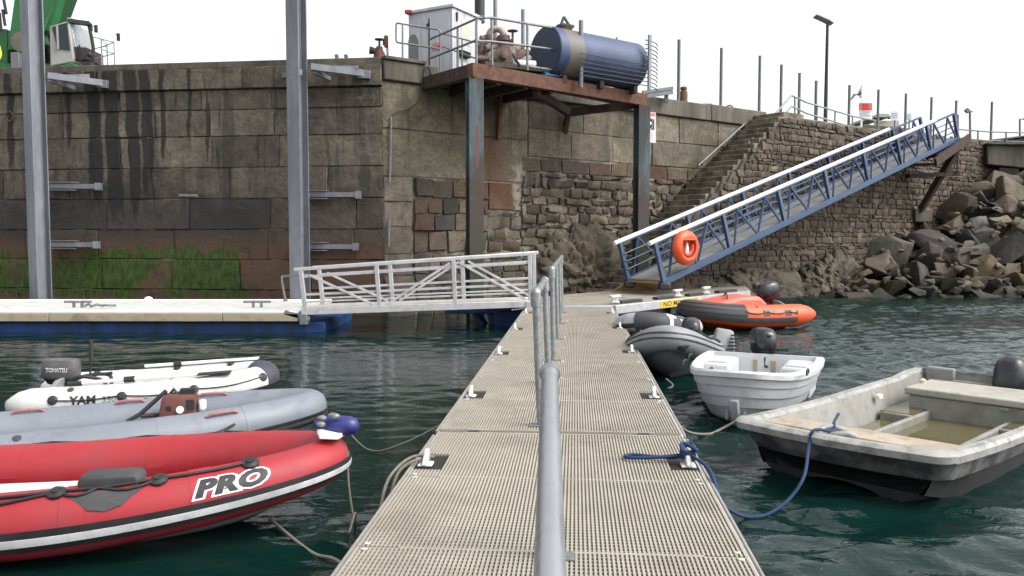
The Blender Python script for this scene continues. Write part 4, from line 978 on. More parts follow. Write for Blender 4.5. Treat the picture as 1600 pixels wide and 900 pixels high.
# ------------------------------------------------------------------ outboards (origin: top of transom, x forward)
def outboard(label, M, cowl_mat, sz=1.0, tilt=0, base_mat=None, text=None, tcol=None, shape='round', tiller=True, stripe=None, decal=False):
    Mt = M @ Matrix.Rotation(tilt, 4, 'Y') @ Matrix.Scale(sz, 4)
    t = thing('outboard_motor', label, 'outboard motor', M=Mt, group='outboard motors on the moored boats')
    base_mat = base_mat or M_BLK; m = MB()
    def rr(cx, lx, ly, z, n=22, e=2.6):
        out = []
        for k in range(n):
            a = 2*math.pi*k/n; c_, s_ = math.cos(a), math.sin(a)
            out.append(V(cx+math.copysign(abs(c_)**(2/e), c_)*lx, math.copysign(abs(s_)**(2/e), s_)*ly, z))
        return out
    if shape == 'box': rings = [(-.2,.22,.125,.1),(-.2,.255,.145,.13),(-.195,.255,.147,.24),(-.19,.245,.14,.34),(-.185,.23,.13,.375),(-.18,.16,.08,.39)]
    else: rings = [(-.2,.2,.12,.1),(-.2,.235,.15,.14),(-.205,.24,.155,.22),(-.21,.22,.145,.31),(-.2,.16,.11,.365),(-.19,.08,.05,.385)]
    m.loft([rr(c_, lx, ly, z, e=4 if shape == 'box' else 2.7) for c_, lx, ly, z in rings]); cw = m.build('cowl', cowl_mat, t, smooth=45, local=True)
    m = MB(); m.loft([rr(-.19, .19, .115, .02), rr(-.2, .225, .14, .09), rr(-.2, .235, .15, .1), rr(-.2, .2, .12, .115)]); m.build('cowl_tray', base_mat, t, smooth=45, local=True)
    m = MB(); m.loft([rr(-.2, .09, .055, .05, 14), rr(-.2, .08, .05, -.3, 14), rr(-.21, .085, .035, -.55, 14), rr(-.22, .07, .025, -.75, 14)]); lg = m.build('leg', base_mat, t, smooth=45, local=True)
    m = MB(); m.box((-.06, 0, -.08), (.1, .2, .2)); m.box((.02, .07, -.06), (.1, .035, .16)); m.box((.02, -.07, -.06), (.1, .035, .16)); m.tube([V(.06, .07, -.1), V(.12, .07, -.1)], .02, 8); m.tube([V(.06, -.07, -.1), V(.12, -.07, -.1)], .02, 8); m.build('clamp_bracket', base_mat, t, local=True, bevel=.008)
    m = MB(); m.box((-.27, 0, -.52), (.26, .16, .015)); m.tube([V(-.12, 0, -.66), V(-.3, 0, -.66), V(-.38, 0, -.66)], [.02, .05, .035], 12); 
    for k in range(3):
        a = 2*math.pi*k/3; m.beam(V(-.36, .03*math.cos(a), -.66+.03*math.sin(a)), V(-.37, .13*math.cos(a), -.66+.13*math.sin(a)), .012, .07, up=(1,.3,0))
    m.build('propeller_unit', base_mat, lg, local=True, smooth=40)
    if tiller:
        m = MB(); m.tube([V(-.02, .03, .1), V(.2, .05, .13), V(.34, .06, .15)], [.022, .02, .018], 8); tl = m.build('tiller', base_mat, t, local=True, smooth=50)
        m = MB(); m.tube([V(.34, .06, .15), V(.5, .07, .17)], .024, 10); m.build('tiller_grip', M_BLACK, tl, local=True, smooth=50)
    m = MB(); m.loft([rr(-.203, .243, .158, .232, e=4 if shape == 'box' else 2.7), rr(-.203, .243, .158, .238, e=4 if shape == 'box' else 2.7)], cap0=False, cap1=False); m.build('cowl_seam', M_BLACK, cw, local=True)
    m = MB(); m.box((-.43, 0, .2), (.03, .07, .05)); m.build('cowl_latch', M_GALV, cw, local=True, bevel=.006)
    m = MB(); m.box((.02, 0, .3), (.05, .06, .025)); m.build('pull_handle', M_BLACK, t, local=True, bevel=.008)
    if stripe:
        m = MB(); m.loft([rr(-.205, .242, .157, .17), rr(-.205, .243, .158, .185)], cap0=False, cap1=False); m.build('decal_stripe', stripe, cw, local=True, smooth=45)
    if decal:
        for sg in (-1, 1):
            m = MB(); m.box((-.19, sg*.152, .2), (.16, .012, .022)); m.build('decal_plate', M_GALV, cw, local=True, bevel=.003)
    if text:
        vs, fs = text_mesh(text, .085, .0, .0015)
        xs = [v.x for v in vs]; k = .3/(max(xs)-min(xs))
        for sg in (-1, 1):
            m = MB(); m.add([V(-.2 - sg*v.x*k, sg*.1495, .235+v.y*k*1.3) for v in vs], fs); m.build('lettering', tcol or M_LETW, cw, local=True, recalc=False)
    return t
M_COWLG = mat('grey_cowl', (.085, .08, .085), .5, var=.12, sc=6, dirt=(.15, .145, .14), dsc=8, damt=.3)
M_COWLK = mat('black_cowl', (.016, .016, .022), .32, var=.2, sc=6, dirt=(.04, .04, .045), dsc=9, damt=.3)
M_COWLR = mat('dark_red_cowl', (.06, .012, .014), .4, var=.2)
outboard('grey square cowled outboard motor on the white inflatable', wb.M @ Matrix.Translation(V(wb.xt+.12, 0, .36)) @ Matrix.Rotation(R(-6), 4, 'Z'), M_COWLG, .76, R(3), text='TOHATSU', shape='box')
m = MB(); a = wb.M @ V(wb.xt+.25, .1, .4); m.tube([a, a+V(.02, 0, .42)], .012, 8); m.tube([a+V(.02,0,.22), a+V(.022, 0, .44)], .024, 8); tag(m.build('aerial_pole', M_BLACK, smooth=50), 'short upright black rod beside the grey outboard in the white inflatable', 'rod')
m = MB(); a = wb.M @ V(wb.xt+.35, -.05, .33); m.tube(spline([a+V(-.3,-.1,.05), a+V(-.1,-.15,.14), a+V(.1,-.1,.1), a+V(.25,-.2,.02), a+V(.1, .1, .12), a+V(-.2, .1, .1), a+V(-.3,-.2,.0)], 6), .02, 8); tag(m.build('fuel_hose', M_BLACK, smooth=60), 'tangled black fuel hose beside the outboard in the white inflatable', 'hose')
# old red brown engine lying in the grey boat
p = gb.M @ V(.42, .1, .36)
t = thing('old_engine', 'old red brown engine with black tiller arm lying in the blue grey inflatable', 'engine', p)
M_OLDR = mat('oxide_red_cowl', (.13, .04, .032), .65, var=.25, sc=6, dirt=(.05, .022, .018), dsc=6, damt=.5)
Me = Matrix.Translation(p) @ Matrix.Rotation(R(10), 4, 'Z')
m = MB(); m.loft([[Me @ V(x*k+ox, y*k, z) for x, y in ((-.15,-.11),(.15,-.11),(.16,.0),(.15,.11),(-.15,.11),(-.16,0))] for k, z, ox in ((1.1, -.14, -.03), (1.05, .0, -.01), (.95, .14, .0), (.8, .17, .01))]); m.build('cowl', M_OLDR, t, bevel=.015)
m = MB(); m.lathe(Me @ V(.02, -.118, .04), (V(math.sin(R(10)), -math.cos(R(10)), 0)), [(.035, 0), (.035, .008)], 16); m.build('round_badge', M_WHITE, t)
m = MB(); m.box((.11, -.105, .08), (.07, .02, .1), M=Me); m.build('vent', M_BLACK, t, bevel=.004); m = MB(); m.box((-.08, -.105, .05), (.05, .02, .05), M=Me); m.build('vent', M_BLACK, t, bevel=.004)
m = MB(); m.tube([Me @ V(-.12, .0, .2), Me @ V(-.34, -.05, -.0), Me @ V(-.45, -.08, -.06)], .02, 8); m.tube([Me @ V(-.15, .0, -.02), Me @ V(-.34, -.05, -.02)], .02, 8); m.build('tiller', M_BLACK, t, smooth=50)
m = MB(); m.tube([Me @ V(-.1, .02, .15), Me @ V(-.06, .02, .21), Me @ V(-.02, .02, .15)], .018, 8); m.box((.07, 0, .19), (.13, .1, .05), M=Me); m.build('carry_handle', M_BLACK, t, smooth=50)
m = MB(); m.box((.2, -.02, .06), (.06, .1, .1), M=Me); m.build('tank_cap', M_WHITE, t, bevel=.02)

# ---- orange rescue boat beyond the landing
def facing(a, b): d = b-a; return math.atan2(d.y, d.x)
bw, stn = V(3.62, 18.0, 0), V(6.2, 18.9, 0); H = facing(stn, bw); L = (bw-stn).length+.25; cdir = V(math.cos(H), math.sin(H), 0)
ob = Inflatable('inflatable_boat', 'orange inflatable rescue boat with black bow cover moored off the landing pontoon', 'inflatable boat', pose(bw-cdir*(L/2), H, R(0)), L, 1.75, .245, .3, .12, M_ORNG, bl=1.3, cone=.62, floor_mat=mat('orange_floor', (.4, .07, .03), .6), hull_mat=M_ORNG)
h = len(ob.body)//2
ob.band(-25, 120, .014, h-15, h+15, n=14).build('bow_cover', M_DGRY, ob.t, smooth=50, local=True)
for a in (5, 30, 55): ob.band(a, a+3, .022, h-15, h+15, n=2).build('cover_rib', M_BLK, ob.t, smooth=50, local=True)
ob.band(-28, -4, .022).build('rubbing_strake', M_DGRY, ob.t, smooth=50, local=True)
for x in (-1.2, -.65, -.1, .4):
    for port in (True, False): ob.patch([(-.08, 14), (.08, 14), (.08, -14), (-.08, -14)], port, M_BLK, 'line_patch', .01, x, 22)
ob.line([-1.2, -.65, -.1, .4], True, 26, 10, .012).build('grab_line', M_BLK, ob.t, smooth=60, local=True)
ob.disc(1.42, True, -38, .14, .03).build('towing_patch', M_BLK, ob.t, smooth=40, local=True)
m = MB(); m.loft([[V(x, y, z) for y, z in ((-.45,.3),(.45,.3),(.42,zt),(-.42,zt))] for x, zt in ((-.45,.55),(-.25,.72),(.2,.72),(.85,.6),(.95,.45))]); m.build('inflated_seat', hyp('salmon_hypalon', (.6, .12, .07)), ob.t, local=True, bevel=.08, seg=4)
m = MB(); m.tube(spline([V(.6,.4,.55), V(.45,.2,.72), V(.3,-.1,.76), V(.2,-.35,.62)], 5), .018, 6); m.build('seat_strap', M_BLK, ob.t, smooth=50, local=True)
outboard('dark red and black outboard motor tilted up on the orange rescue boat', ob.M @ Matrix.Translation(V(ob.xt+.25, 0, .5)), M_COWLK, 1.15, R(18), base_mat=M_COWLR, tiller=False)

# ---- two grey inflatables lying bow to the walkway
b1 = V(2.06, 11.15, 0); s1 = V(2.72, 13.6, 0); H = facing(s1, b1); L = 2.75; cdir = V(math.cos(H), math.sin(H), 0)
g1 = Inflatable('inflatable_dinghy', 'dark grey inflatable dinghy with raised bow beside the white rowing dinghy', 'inflatable boat', pose(b1-cdir*(L/2), H, R(-2.5)), L, 1.5, .2, .27, .3, M_GRYD, GI, bl=1.25, nexp=1.8, hull_mat=M_GRYD)
for a in (2, 26): g1.band(a, a+6, .01, n=2).build('rubbing_strake', M_BLK, g1.t, smooth=50, local=True)
g1.line([-.8, -.2, .4, .9], True, 70, 20, .012).build('grab_line', M_BLK, g1.t, smooth=60, local=True)
g1.line([-.8, -.2, .4, .9], False, 70, 20, .012).build('grab_line', M_BLK, g1.t, smooth=60, local=True)
g1.patch([(-.02, 20), (.05, 8), (.05, -20), (-.02, -20)], True, M_DGRY, 'bow_patch', .01, L/2-.28, -35)
m = MB(); m.tube(spline([g1.M @ V(L/2-.1, 0, .02), g1.M @ V(L/2+.15, .1, -.05), V(1.75, 10.7, .0), V(1.55, 10.9, .06), dk(AR+.02, 11.1, .3), dk(AR-.05, 11.3, ZD)], 8), .014, 8); tag(m.build('mooring_rope', M_ROPEG, smooth=60), 'slack pale rope from the dark grey inflatable bow to the walkway edge', 'rope')
m = MB(); a = V(3.15, 12.6, .42); m.loft([[a + V(x, y, z) for x, y, z in ((-.17,-.12,-.16),(.2,-.12,-.16),(.2+dx,.0,.16),(-.05+dx,0,.2))] for dx in (0,)] + [[a + V(.1+x, .5+y, z) for x, y, z in ((-.17,-.1,-.16),(.2,-.1,-.16),(.2,.0,.12),(-.05,0,.16))]])
tag(m.build('seat_pad', mat('ribbed_grey_pad', (.22, .23, .23), .6), bevel=.03), 'ribbed grey pad standing on the stern of the dark grey inflatable', 'seat pad')
m = MB()
for k in range(5):
    z = -.1+.05*k; m.beam(a+V(.06+.02*k, -.14+.02*k, z), a+V(.24, -.14+.02*k, z), .02, .022)
m.build('rib', M_BLK, bpy.data.objects['seat_pad'])
b2 = V(2.2, 14.05, 0); s2 = V(3.0, 16.3, 0); H = facing(s2, b2); L = 2.6; cdir = V(math.cos(H), math.sin(H), 0)
g2 = Inflatable('inflatable_dinghy', 'pale grey inflatable dinghy with a black bow cover tied close under the landing pontoon', 'inflatable boat', pose(b2-cdir*(L/2), H, R(-2)), L, 1.45, .19, .29, .22, hyp('light_grey_hypalon', (.36, .37, .38)), GI, bl=1.0, hull_mat=M_GRYD)
h = len(g2.body)//2; g2.band(-70, 130, .014, h-10, h+2, n=14).build('bow_cover', M_DGRY, g2.t, smooth=50, local=True)
g2.band(-30, -4, .012).build('rubbing_strake', M_BLK, g2.t, smooth=50, local=True)
g2.band(-70, 130, .022, h-7, h-6, n=14).build('cover_rope', M_LETW, g2.t, smooth=50, local=True)
g2.patch([(-.05, 16), (.05, 16), (.07, 0), (.05, -16), (-.05, -16), (-.07, 0)], True, M_LETW, 'round_emblem', .02, L/2-.36, 60)
outboard('small black outboard motor with silver side on the dark grey inflatable', pose(V(2.76, 12.85, .34), R(-100), 0), M_COWLK, .95, R(10), stripe=M_GALV)

# ------------------------------------------------------------------ white clinker dinghy
H = math.atan2(-.91, -.42); 
t = thing('rowing_dinghy', 'small white clinker dinghy with blunt bow and open stern well', 'dinghy', M=pose(V(2.74, 9.55, 0), H, R(0)))
M_GEL = mat('white_gelcoat', (.52, .53, .54), .35, var=.06, sc=2, dirt=(.36, .36, .35), dsc=4, damt=.35)
M_GELD = mat('grey_white_gelcoat', (.42, .43, .445), .4, var=.08, sc=2, dirt=(.3, .31, .31), dsc=4, damt=.4)
Ld_, Bd = 2.1, 1.5
def plan(k, hw, xb, xst, n=26, e=2.6):        # half outline from stern corner to stem, then mirrored
    pts = []
    for i in range(n+1):
        th = math.pi/2*i/n
        x = xst + (xb-xst)*math.sin(th)**(1.15); y = hw*max(0, math.cos(th))**(2/e)*(1-.1*(1-math.sin(th))**2)
        pts.append((x, y))
    return pts
def ring(hw, xb, xst, zf, e=2.6):
    pr = plan(0, hw, xb, xst, e=e)
    out = [V(x, y, zf(x)) for x, y in pr] + [V(x, -y, zf(x)) for x, y in reversed(pr[:-1])]
    return out
gz = lambda k: (lambda x: k + .09*max(0, x/(Ld_/2))**2)
rings = []
lv = [(-.2,.2,.55),(-.06,.42,.78),(.02,.55,.88),(.02,.566,.896),(.14,.645,.955),(.14,.661,.971),(.25,.69,.993),(.25,.706,1.009),(.36,.73,1.022),(.36,.746,1.038),(.46,.76,1.05)]
for z, hw, xb in lv: rings.append(ring(hw, xb, -Ld_/2, gz(z), 2.2+1.2*max(0, z)))
m = MB(); m.loft(rings, closed=True, cap0=True, cap1=False); m.build('clinker_hull', M_GELD, t, smooth=25, local=True)
m = MB(); m.loft([ring(.755, 1.045, -Ld_/2, gz(.44), 2.75), ring(.79, 1.08, -Ld_/2-.01, gz(.45), 2.75), ring(.795, 1.085, -Ld_/2-.01, gz(.5), 2.75), ring(.77, 1.06, -Ld_/2, gz(.525), 2.75), ring(.69, .96, -Ld_/2+.05, gz(.525), 2.75), ring(.67, .93, -Ld_/2+.06, gz(.46), 2.75)], cap0=False, cap1=False); m.build('gunwale', M_GEL, t, smooth=40, local=True)
m = MB(); m.loft([ring(.67, .93, -Ld_/2+.06, gz(.47), 2.75), ring(.6, .8, -Ld_/2+.08, lambda x: .14, 2.6), ring(.1, .3, -Ld_/2+.3, lambda x: .12, 2.6)], cap0=False, cap1=True); m.build('inner_liner', M_GEL, t, smooth=30, local=True)
for sg in (1, -1):
    m = MB(); m.box((-.62, sg*.46, .3), (.7, .34, .36)); m.build('side_locker', M_GEL, t, local=True, bevel=.03)
    m = MB(); m.box((-.62, sg*.46, .487), (.5, .22, .012)); m.build('locker_lid', M_GEL, t, local=True, bevel=.005)
m = MB(); m.box((-1.02, 0, .25), (.05, .9, .36)); m.build('transom', mat('cream_transom', (.42, .4, .34), .5, var=.1), t, local=True, bevel=.008)
m = MB(); m.box((-1.0, .12, .3), (.06, .06, .3)); m.box((-1.0, -.1, .3), (.06, .05, .3)); m.build('transom_pad', M_TIMB, t, local=True)
m = MB(); m.prism([V(.62, .05, -.2), V(.92, .05, .0), V(1.03, .04, .3), V(.98, .04, .3), V(.6, .05, .0)], (0, -.1, 0)); m.build('stem', M_GELD, t, local=True, bevel=.02)
for y in (.09, -.09):
    m = MB(); m.tube([V(.9, y, .06), V(.99, y, .1), V(.96, y, .17)], .02, 8); m.build('bow_eye', M_GALV, t, smooth=50, local=True)
for x, y in ((.78, -.3), (.45, .66), (.3, -.69), (-.2, -.74)):
    m = MB(); m.tube(spline([V(x-.09, y, .53), V(x-.07, y, .575), V(x+.07, y, .575), V(x+.09, y, .53)], 4), .012, 7); m.build('fairlead_handle', M_BLACK, t, smooth=50, local=True)
Mw = MW[t.name]
outboard('black outboard motor with long tiller on the white clinker dinghy', Mw @ Matrix.Translation(V(-1.08, .05, .47)) @ Matrix.Rotation(R(30), 4, 'Z'), M_COWLK, .95, R(0), decal=True)
m = MB(); m.tube(spline([Mw @ V(.98, .05, .1), Mw @ V(1.1, -.12, -.0), V(1.95, 8.25, .03), V(1.7, 8.1, .1), dk(AR+.03, 8.0, .34), dk(AR-.02, 8.15, ZD+.01), dk(AR-.1, 8.17, ZD+.03)], 9), .014, 8); tag(m.build('mooring_rope', M_ROPEG, smooth=60), 'slack tan rope from the bow eye of the white dinghy to the walkway cleat', 'rope')

# ------------------------------------------------------------------ grey skiff holding rainwater
fwd = V(-.72, -.69, 0).normalized(); H = math.atan2(fwd.y, fwd.x); mid = V(4.03, 7.95, -.16)
t = thing('work_skiff', 'blunt bowed grey work skiff with black bottom and rainwater standing inside', 'skiff', M=pose(mid, H) @ Matrix.Scale(1.08, 4))
Lk = 4.0; M_SK = mat('chalky_grey_gelcoat', (.24, .238, .22), .6, var=.12, sc=2, dirt=(.16, .145, .11), dsc=3, damt=.5, bump=.003, bsc=40)
M_SKR = mat('scuffed_white_rim', (.29, .288, .268), .55, var=.15, sc=5, dirt=(.1, .09, .08), dsc=8, damt=.4)
M_SKB = mat('black_bottom_paint', (.009, .009, .01), .8, var=.4, sc=2, dirt=(.035, .035, .035), dsc=3, damt=.3)
def srow(x, inset=0, z=.5, n=8):
    # half beam of the gunwale at station x (x from -2 stern to 2 bow)
    k = (x+2)/4; hw = .92 - .11*k**2
    return hw-inset
def sk_out(inset, z, xb, xs=-2.0, rc=.16):
    pts = []; N_ = 12
    for i in range(N_+1): x = xs+(xb-rc-xs)*i/N_; pts.append(V(x, srow(x, inset), z(x)))
    y0 = srow(xb-rc, inset)
    for i in range(1, 7): a = R(15*i); pts.append(V(xb-rc+rc*math.sin(a), y0-rc*.9*(1-math.cos(a)), z(xb)))
    pts.append(V(xb+.04, y0*.45, z(xb)+.0)); pts.append(V(xb+.06, 0, z(xb)+.0))
    return pts + [V(p.x, -p.y, p.z) for p in reversed(pts[:-1])]
zg = lambda k: (lambda x: k + .07*max(0, x/2)**2 + (.03 if x < -1.5 else 0))
m = MB(); m.loft([sk_out(.06, zg(.41), 1.93), sk_out(.0, zg(.42), 2.0), sk_out(-.005, zg(.47), 2.01), sk_out(.02, zg(.495), 1.98), sk_out(.09, zg(.495), 1.9), sk_out(.11, zg(.46), 1.88)], cap0=False, cap1=False); m.build('gunwale_rim', M_SKR, t, smooth=45, local=True)
m = MB(); m.loft([sk_out(.05, zg(.43), 1.95), sk_out(.07, zg(.34), 1.9), sk_out(.1, zg(.27), 1.84)], cap0=False, cap1=False); m.build('upper_hull', mat('dirty_grey_topside', (.19, .19, .185), .6, var=.3, sc=3, dirt=(.02, .02, .02), dsc=3.5, damt=.75), t, smooth=45, local=True)
# cathedral bottom : two outer keels and a tunnel between
secs = []
for i in range(9):
    x = -2.0+i*(3.84)/8; k = max(0, (x-.9)/1.0); hw = srow(x, .1)-.16*k*.4; zt = zg(.275)(x); kd = -.16+.3*k**1.6; c_ = -.04+.26*k
    secs.append([V(x, hw, zt), V(x, hw*.86, zt*.4+kd*.6), V(x, hw*.62, kd), V(x, hw*.36, (kd+c_)/2+.02), V(x, hw*.1, c_), V(x, -hw*.1, c_), V(x, -hw*.36, (kd+c_)/2+.02), V(x, -hw*.62, kd), V(x, -hw*.86, zt*.4+kd*.6), V(x, -hw, zt), V(x, -hw+.05, c_+.015), V(x, hw-.05, c_+.015)])
m = MB(); m.loft(secs); m.build('bottom', M_SKB, t, smooth=35, local=True)
m = MB(); m.loft([sk_out(.11, zg(.465), 1.88), sk_out(.16, zg(.3), 1.78, -1.98), sk_out(.22, lambda x: .1, 1.28, -1.96), sk_out(.6, lambda x: .09, 1.0, -1.9)], cap0=False, cap1=True); m.build('inner_liner', M_SK, t, smooth=40, local=True)
# side benches with open wells, water lying in them
M_RAIN = NT('rain_water'); M_RAIN.color((.105, .095, .045)); M_RAIN.set('Roughness', .06); M_RAIN.set('Normal', M_RAIN.bump(M_RAIN.noise(5, 2), .004, .5)); M_RAIN = M_RAIN.m
for sg in (1, -1):
    y0, y1 = .34, .68
    m = MB()
    m.box((-.1, sg*.36, .17), (2.4, .05, .2)); m.box((.35, sg*.53, .17), (.05, .3, .2)); m.box((-.55, sg*.53, .17), (.05, .3, .2)); m.box((1.1, sg*.53, .2), (.05, .3, .2)); m.build('bench_frame', M_SK, t, local=True, bevel=.015)
    m = MB(); m.box((-.98, sg*.54, .265), (.82, .3, .02)); m.build('bench_water', M_RAIN, t, local=True)
m = MB(); m.add([V(-1.5, -.68, .192), V(1.3, -.66, .192), V(1.3, .66, .192), V(-1.5, .68, .192)], [(0, 1, 2, 3)]); m.build('standing_water', M_RAIN, t, local=True)
m = MB(); m.box((-1.25, 0, .27), (.62, 1.12, .26)); m.build('stern_box', M_SK, t, local=True, bevel=.015)
m = MB(); m.box((-1.26, 0, .44), (.7, 1.2, .07)); m.build('box_lid', mat('beige_lid', (.33, .31, .27), .6, var=.1, sc=3, dirt=(.2, .18, .15), damt=.3), t, local=True, bevel=.015)
m = MB(); m.box((-.89, .32, .38), (.03, .07, .03)); m.build('latch', M_GALV, t, local=True, bevel=.004)
m = MB(); m.box((1.5, .03, .475), (.3, 1.52, .045)); m.build('plank_thwart', mat('bleached_plank', (.33, .275, .21), .8, var=.2, sc=3, dirt=(.17, .14, .1), damt=.4), t, local=True, bevel=.008)
m = MB(); m.box((-1.96, 0, .24), (.06, 1.5, .4)); m.box((-1.97, -.62, .48), (.07, .3, .16)); m.box((-1.97, .62, .48), (.07, .3, .16)); m.build('transom', M_SK, t, local=True, bevel=.02)
m = MB(); m.tube([V(1.76+.1*math.cos(a), -.05+.13*math.sin(a), .53+.02*math.sin(a*2)) for a in [2*math.pi*k/18 for k in range(18)]], .022, 8, closed=True); m.build('bow_ring', M_SKR, t, smooth=50, local=True)
for x, y, z in ((.15, .76, .42), (-.6, -.72, .4)):
    m = MB(); m.box((x, y, z), (.08, .05, .05)); m.build('fairlead_handle', M_WHITE, t, local=True, bevel=.012)
Mk = MW[t.name]
p = Mk @ V(-1.3, -.56, .32); o = thing('vent_bottle', 'small cream domed fitting in the back corner of the grey skiff', 'fitting', p)
m = MB(); m.lathe(p, (0,0,1), [(.075, 0), (.08, .03), (.06, .09), (.065, .1), (.05, .13), (.03, .17), (.035, .2), (.01, .22)], 18); m.build('dome', mat('cream_plastic', (.5, .44, .32), .5), o, smooth=50)
outboard('large black outboard motor tilted right up on the stern of the grey skiff', Mk @ Matrix.Translation(V(-2.12, .12, .28)) @ Matrix.Rotation(R(-12), 4, 'Z'), M_COWLK, 1.0, R(80), decal=True)
# blue mooring rope of the skiff
ring_ = Mk @ V(1.8, -.06, .55)
kn = dk(AR-.07, 5.72, ZD+.06)
m = MB(); m.tube(spline([Mk @ V(1.42, -.2, .6), Mk @ V(1.6, -.15, .57), ring_, Mk @ V(2.03, -.1, .585), Mk @ V(2.1, -.1, .48), aty(1257, 742, 6.05), aty(1238, 774, 5.95), aty(1213, 796, 5.88), atz(1188, 807, .01), atz(1160, 806, .02), aty(1130, 790, 5.75), aty(1108, 765, 5.6), dk(AR+.05, 5.2, .36), dk(AR+.03, 5.45, ZD+.03), kn], 10), .0125, 10)
m.tube(spline([kn + V(.07*math.cos(i*1.9)*(1-.04*i), .06*math.sin(i*2.3), .045*math.sin(i*1.3)+.02) for i in range(15)], 6), .0135, 8)
m.tube(spline([kn, kn+V(-.1, .02, -.03), kn+V(-.24, .07, -.035), kn+V(-.36, .13, -.04), kn+V(-.42, .09, -.04), kn+V(-.38, .03, -.035), kn+V(-.2, -.01, -.02), kn+V(-.02, -.02, .0)], 8), .0125, 8)
tag(m.build('mooring_rope', M_ROPEB, smooth=60), 'blue mooring rope knotted on the right walkway cleat and looping across to the grey skiff', 'rope')
m = MB(); m.tube(spline([dk(AL-.05, 7.7, .3), V(-1.0, 7.6, .1), V(-1.35, 7.7, .02), V(-1.75, 8.2, .25)], 8), .007, 6); tag(m.build('mooring_rope', M_ROPEG, smooth=60), 'thin pale line from the walkway edge to the bow of the blue grey inflatable', 'rope')
for q in (.1, .16):
    m = MB(); p0 = PL[1]+ed*(.35+q*2); m.tube(spline([p0+V(.02,-.1,-.05), p0+V(.08,-.6,-.3), g2.M @ V(1.1, .1*q, .62)], 6), .009, 6); tag(m.build('mooring_rope', M_ROPEG, smooth=60), 'grey line from the landing pontoon edge down to the pale grey inflatable', 'rope', 'twin lines of the pale grey inflatable')

# glued seam tapes and valves of the inflatables
def seams(b_, xs, mt):
    for x in xs:
        for port in (True, False):
            i = b_.idx(x, port); i = max(1, min(len(b_.body)-3, i))
            b_.band(-180, 179, .0025, i, i+1, n=30).build('seam_tape', mt, b_.t, smooth=60, local=True)
        b_.disc(x-.22, x > 0, 62, .035, .012).build('air_valve', M_DGRY, b_.t, smooth=40, local=True)
seams(rb, (-.7, .32, 1.0), M_RED)
seams(gb, (-.6, .35, 1.05), M_GRYB)
seams(wb, (-.5, .45), M_WHT)
seams(ob, (-.4, .3), M_ORNG)
seams(g1, (-.3, .5), M_GRYD)
# fittings fixed on a tube belong to that tube
SUBN = ('rubbing_strake','white_stripe','strake_ridge','bow_band','bow_cover','cover_rib','cover_rope','line_anchor','grab_line','towing_patch','carry_handle','side_handle','seam_tape','air_valve')
for b_ in (rb, gb, wb, ob, g1, g2):
    for ch in list(b_.t.children):
        if ch.name.split('.')[0] in SUBN: ch.parent = b_.tube
# ------------------------------------------------------------------ rusty platform carrying the tank
M_BLUEW = mat('worn_blue_steel', (.1, .165, .2), .75, var=.35, sc=1.5, dirt=(.032, .024, .018), dsc=2.2, damt=.85, streak=True)
zPl = 6.12
def weather_leg(m_):
    nt_ = m_.node_tree; bs = next(n for n in nt_.nodes if n.type == 'BSDF_PRINCIPLED'); src = bs.inputs['Base Color'].links[0].from_socket
    ge = nt_.nodes.new('ShaderNodeNewGeometry'); sx_ = nt_.nodes.new('ShaderNodeSeparateXYZ'); nt_.links.new(ge.outputs['Position'], sx_.inputs[0])
    nz_ = nt_.nodes.new('ShaderNodeTexNoise'); nz_.inputs['Scale'].default_value = 2.2; nz_.inputs['Detail'].default_value = 6; nt_.links.new(ge.outputs['Position'], nz_.inputs['Vector'])
    ad = nt_.nodes.new('ShaderNodeMath'); ad.operation = 'MULTIPLY_ADD'; nt_.links.new(nz_.outputs[0], ad.inputs[0]); ad.inputs[1].default_value = 2.2; nt_.links.new(sx_.outputs[2], ad.inputs[2])
    for a_, b_, c_, d_, col in ((4.2, 5.2, .9, 0, (.045, .03, .024)), (2.7, 3.6, .85, 0, (.022, .034, .012)), (6.5, 7.2, 0, .9, (.05, .026, .02))):
        mp_ = nt_.nodes.new('ShaderNodeMapRange'); mx_ = nt_.nodes.new('ShaderNodeMix'); mx_.data_type = 'RGBA'
        for i_, v_ in ((1, a_), (2, b_), (3, c_), (4, d_)): mp_.inputs[i_].default_value = v_
        nt_.links.new(ad.outputs[0], mp_.inputs[0]); nt_.links.new(mp_.outputs[0], mx_.inputs[0]); nt_.links.new(src, mx_.inputs[6]); mx_.inputs[7].default_value = (*col, 1); src = mx_.outputs[2]
    nt_.links.new(src, bs.inputs['Base Color'])
weather_leg(M_BLUEW)
FL, FR, BL = V(-1.0, 20.2, 0), V(3.84, 24.55, 0), V(-2.3, 22.05, 0)
BR = V(2.6, 25.8, 0)
fd_ = (FR-FL).normalized()
t = thing('rusty_platform', 'rusty steel platform on two tall columns standing out from the quay wall', 'platform', V(FL.x, FL.y, 0))
m = MB(); m.beam(FL+V(0,0,zPl-.16), FR+V(0,0,zPl-.16), .22, .34); m.build('front_beam', M_RUST, t, bevel=.01)
m = MB(); m.beam(FL+V(0,0,zPl-.16)+fd_*.1, BL+V(0,0,zPl-.16), .2, .32); m.build('side_beam', M_RUSTD, t, bevel=.01)
MID = FL.lerp(FR, .42)
m = MB(); m.slab([FL+fd_*.12+V(-.05,.1,0), MID, BL.lerp(BR, .45), BL], zPl-.12, zPl-.02); m.build('deck_plate', M_RUSTD, t)
for k in (.14, .28, .42):
    m = MB(); m.beam(FL.lerp(FR, k)+V(0,0,zPl-.27), BL.lerp(BR, k)+V(0,0,zPl-.27), .14, .24); m.build('cross_beam', M_RUSTD, t)
K = aty(888, 176, 24.75)
for a in (FR+V(0,0,zPl-.25), FL.lerp(FR, .33)+V(-.0,.2,zPl-.35)):
    m = MB(); m.beam(a, K, .16, .22); m.build('knee_beam', M_RUSTD, t)
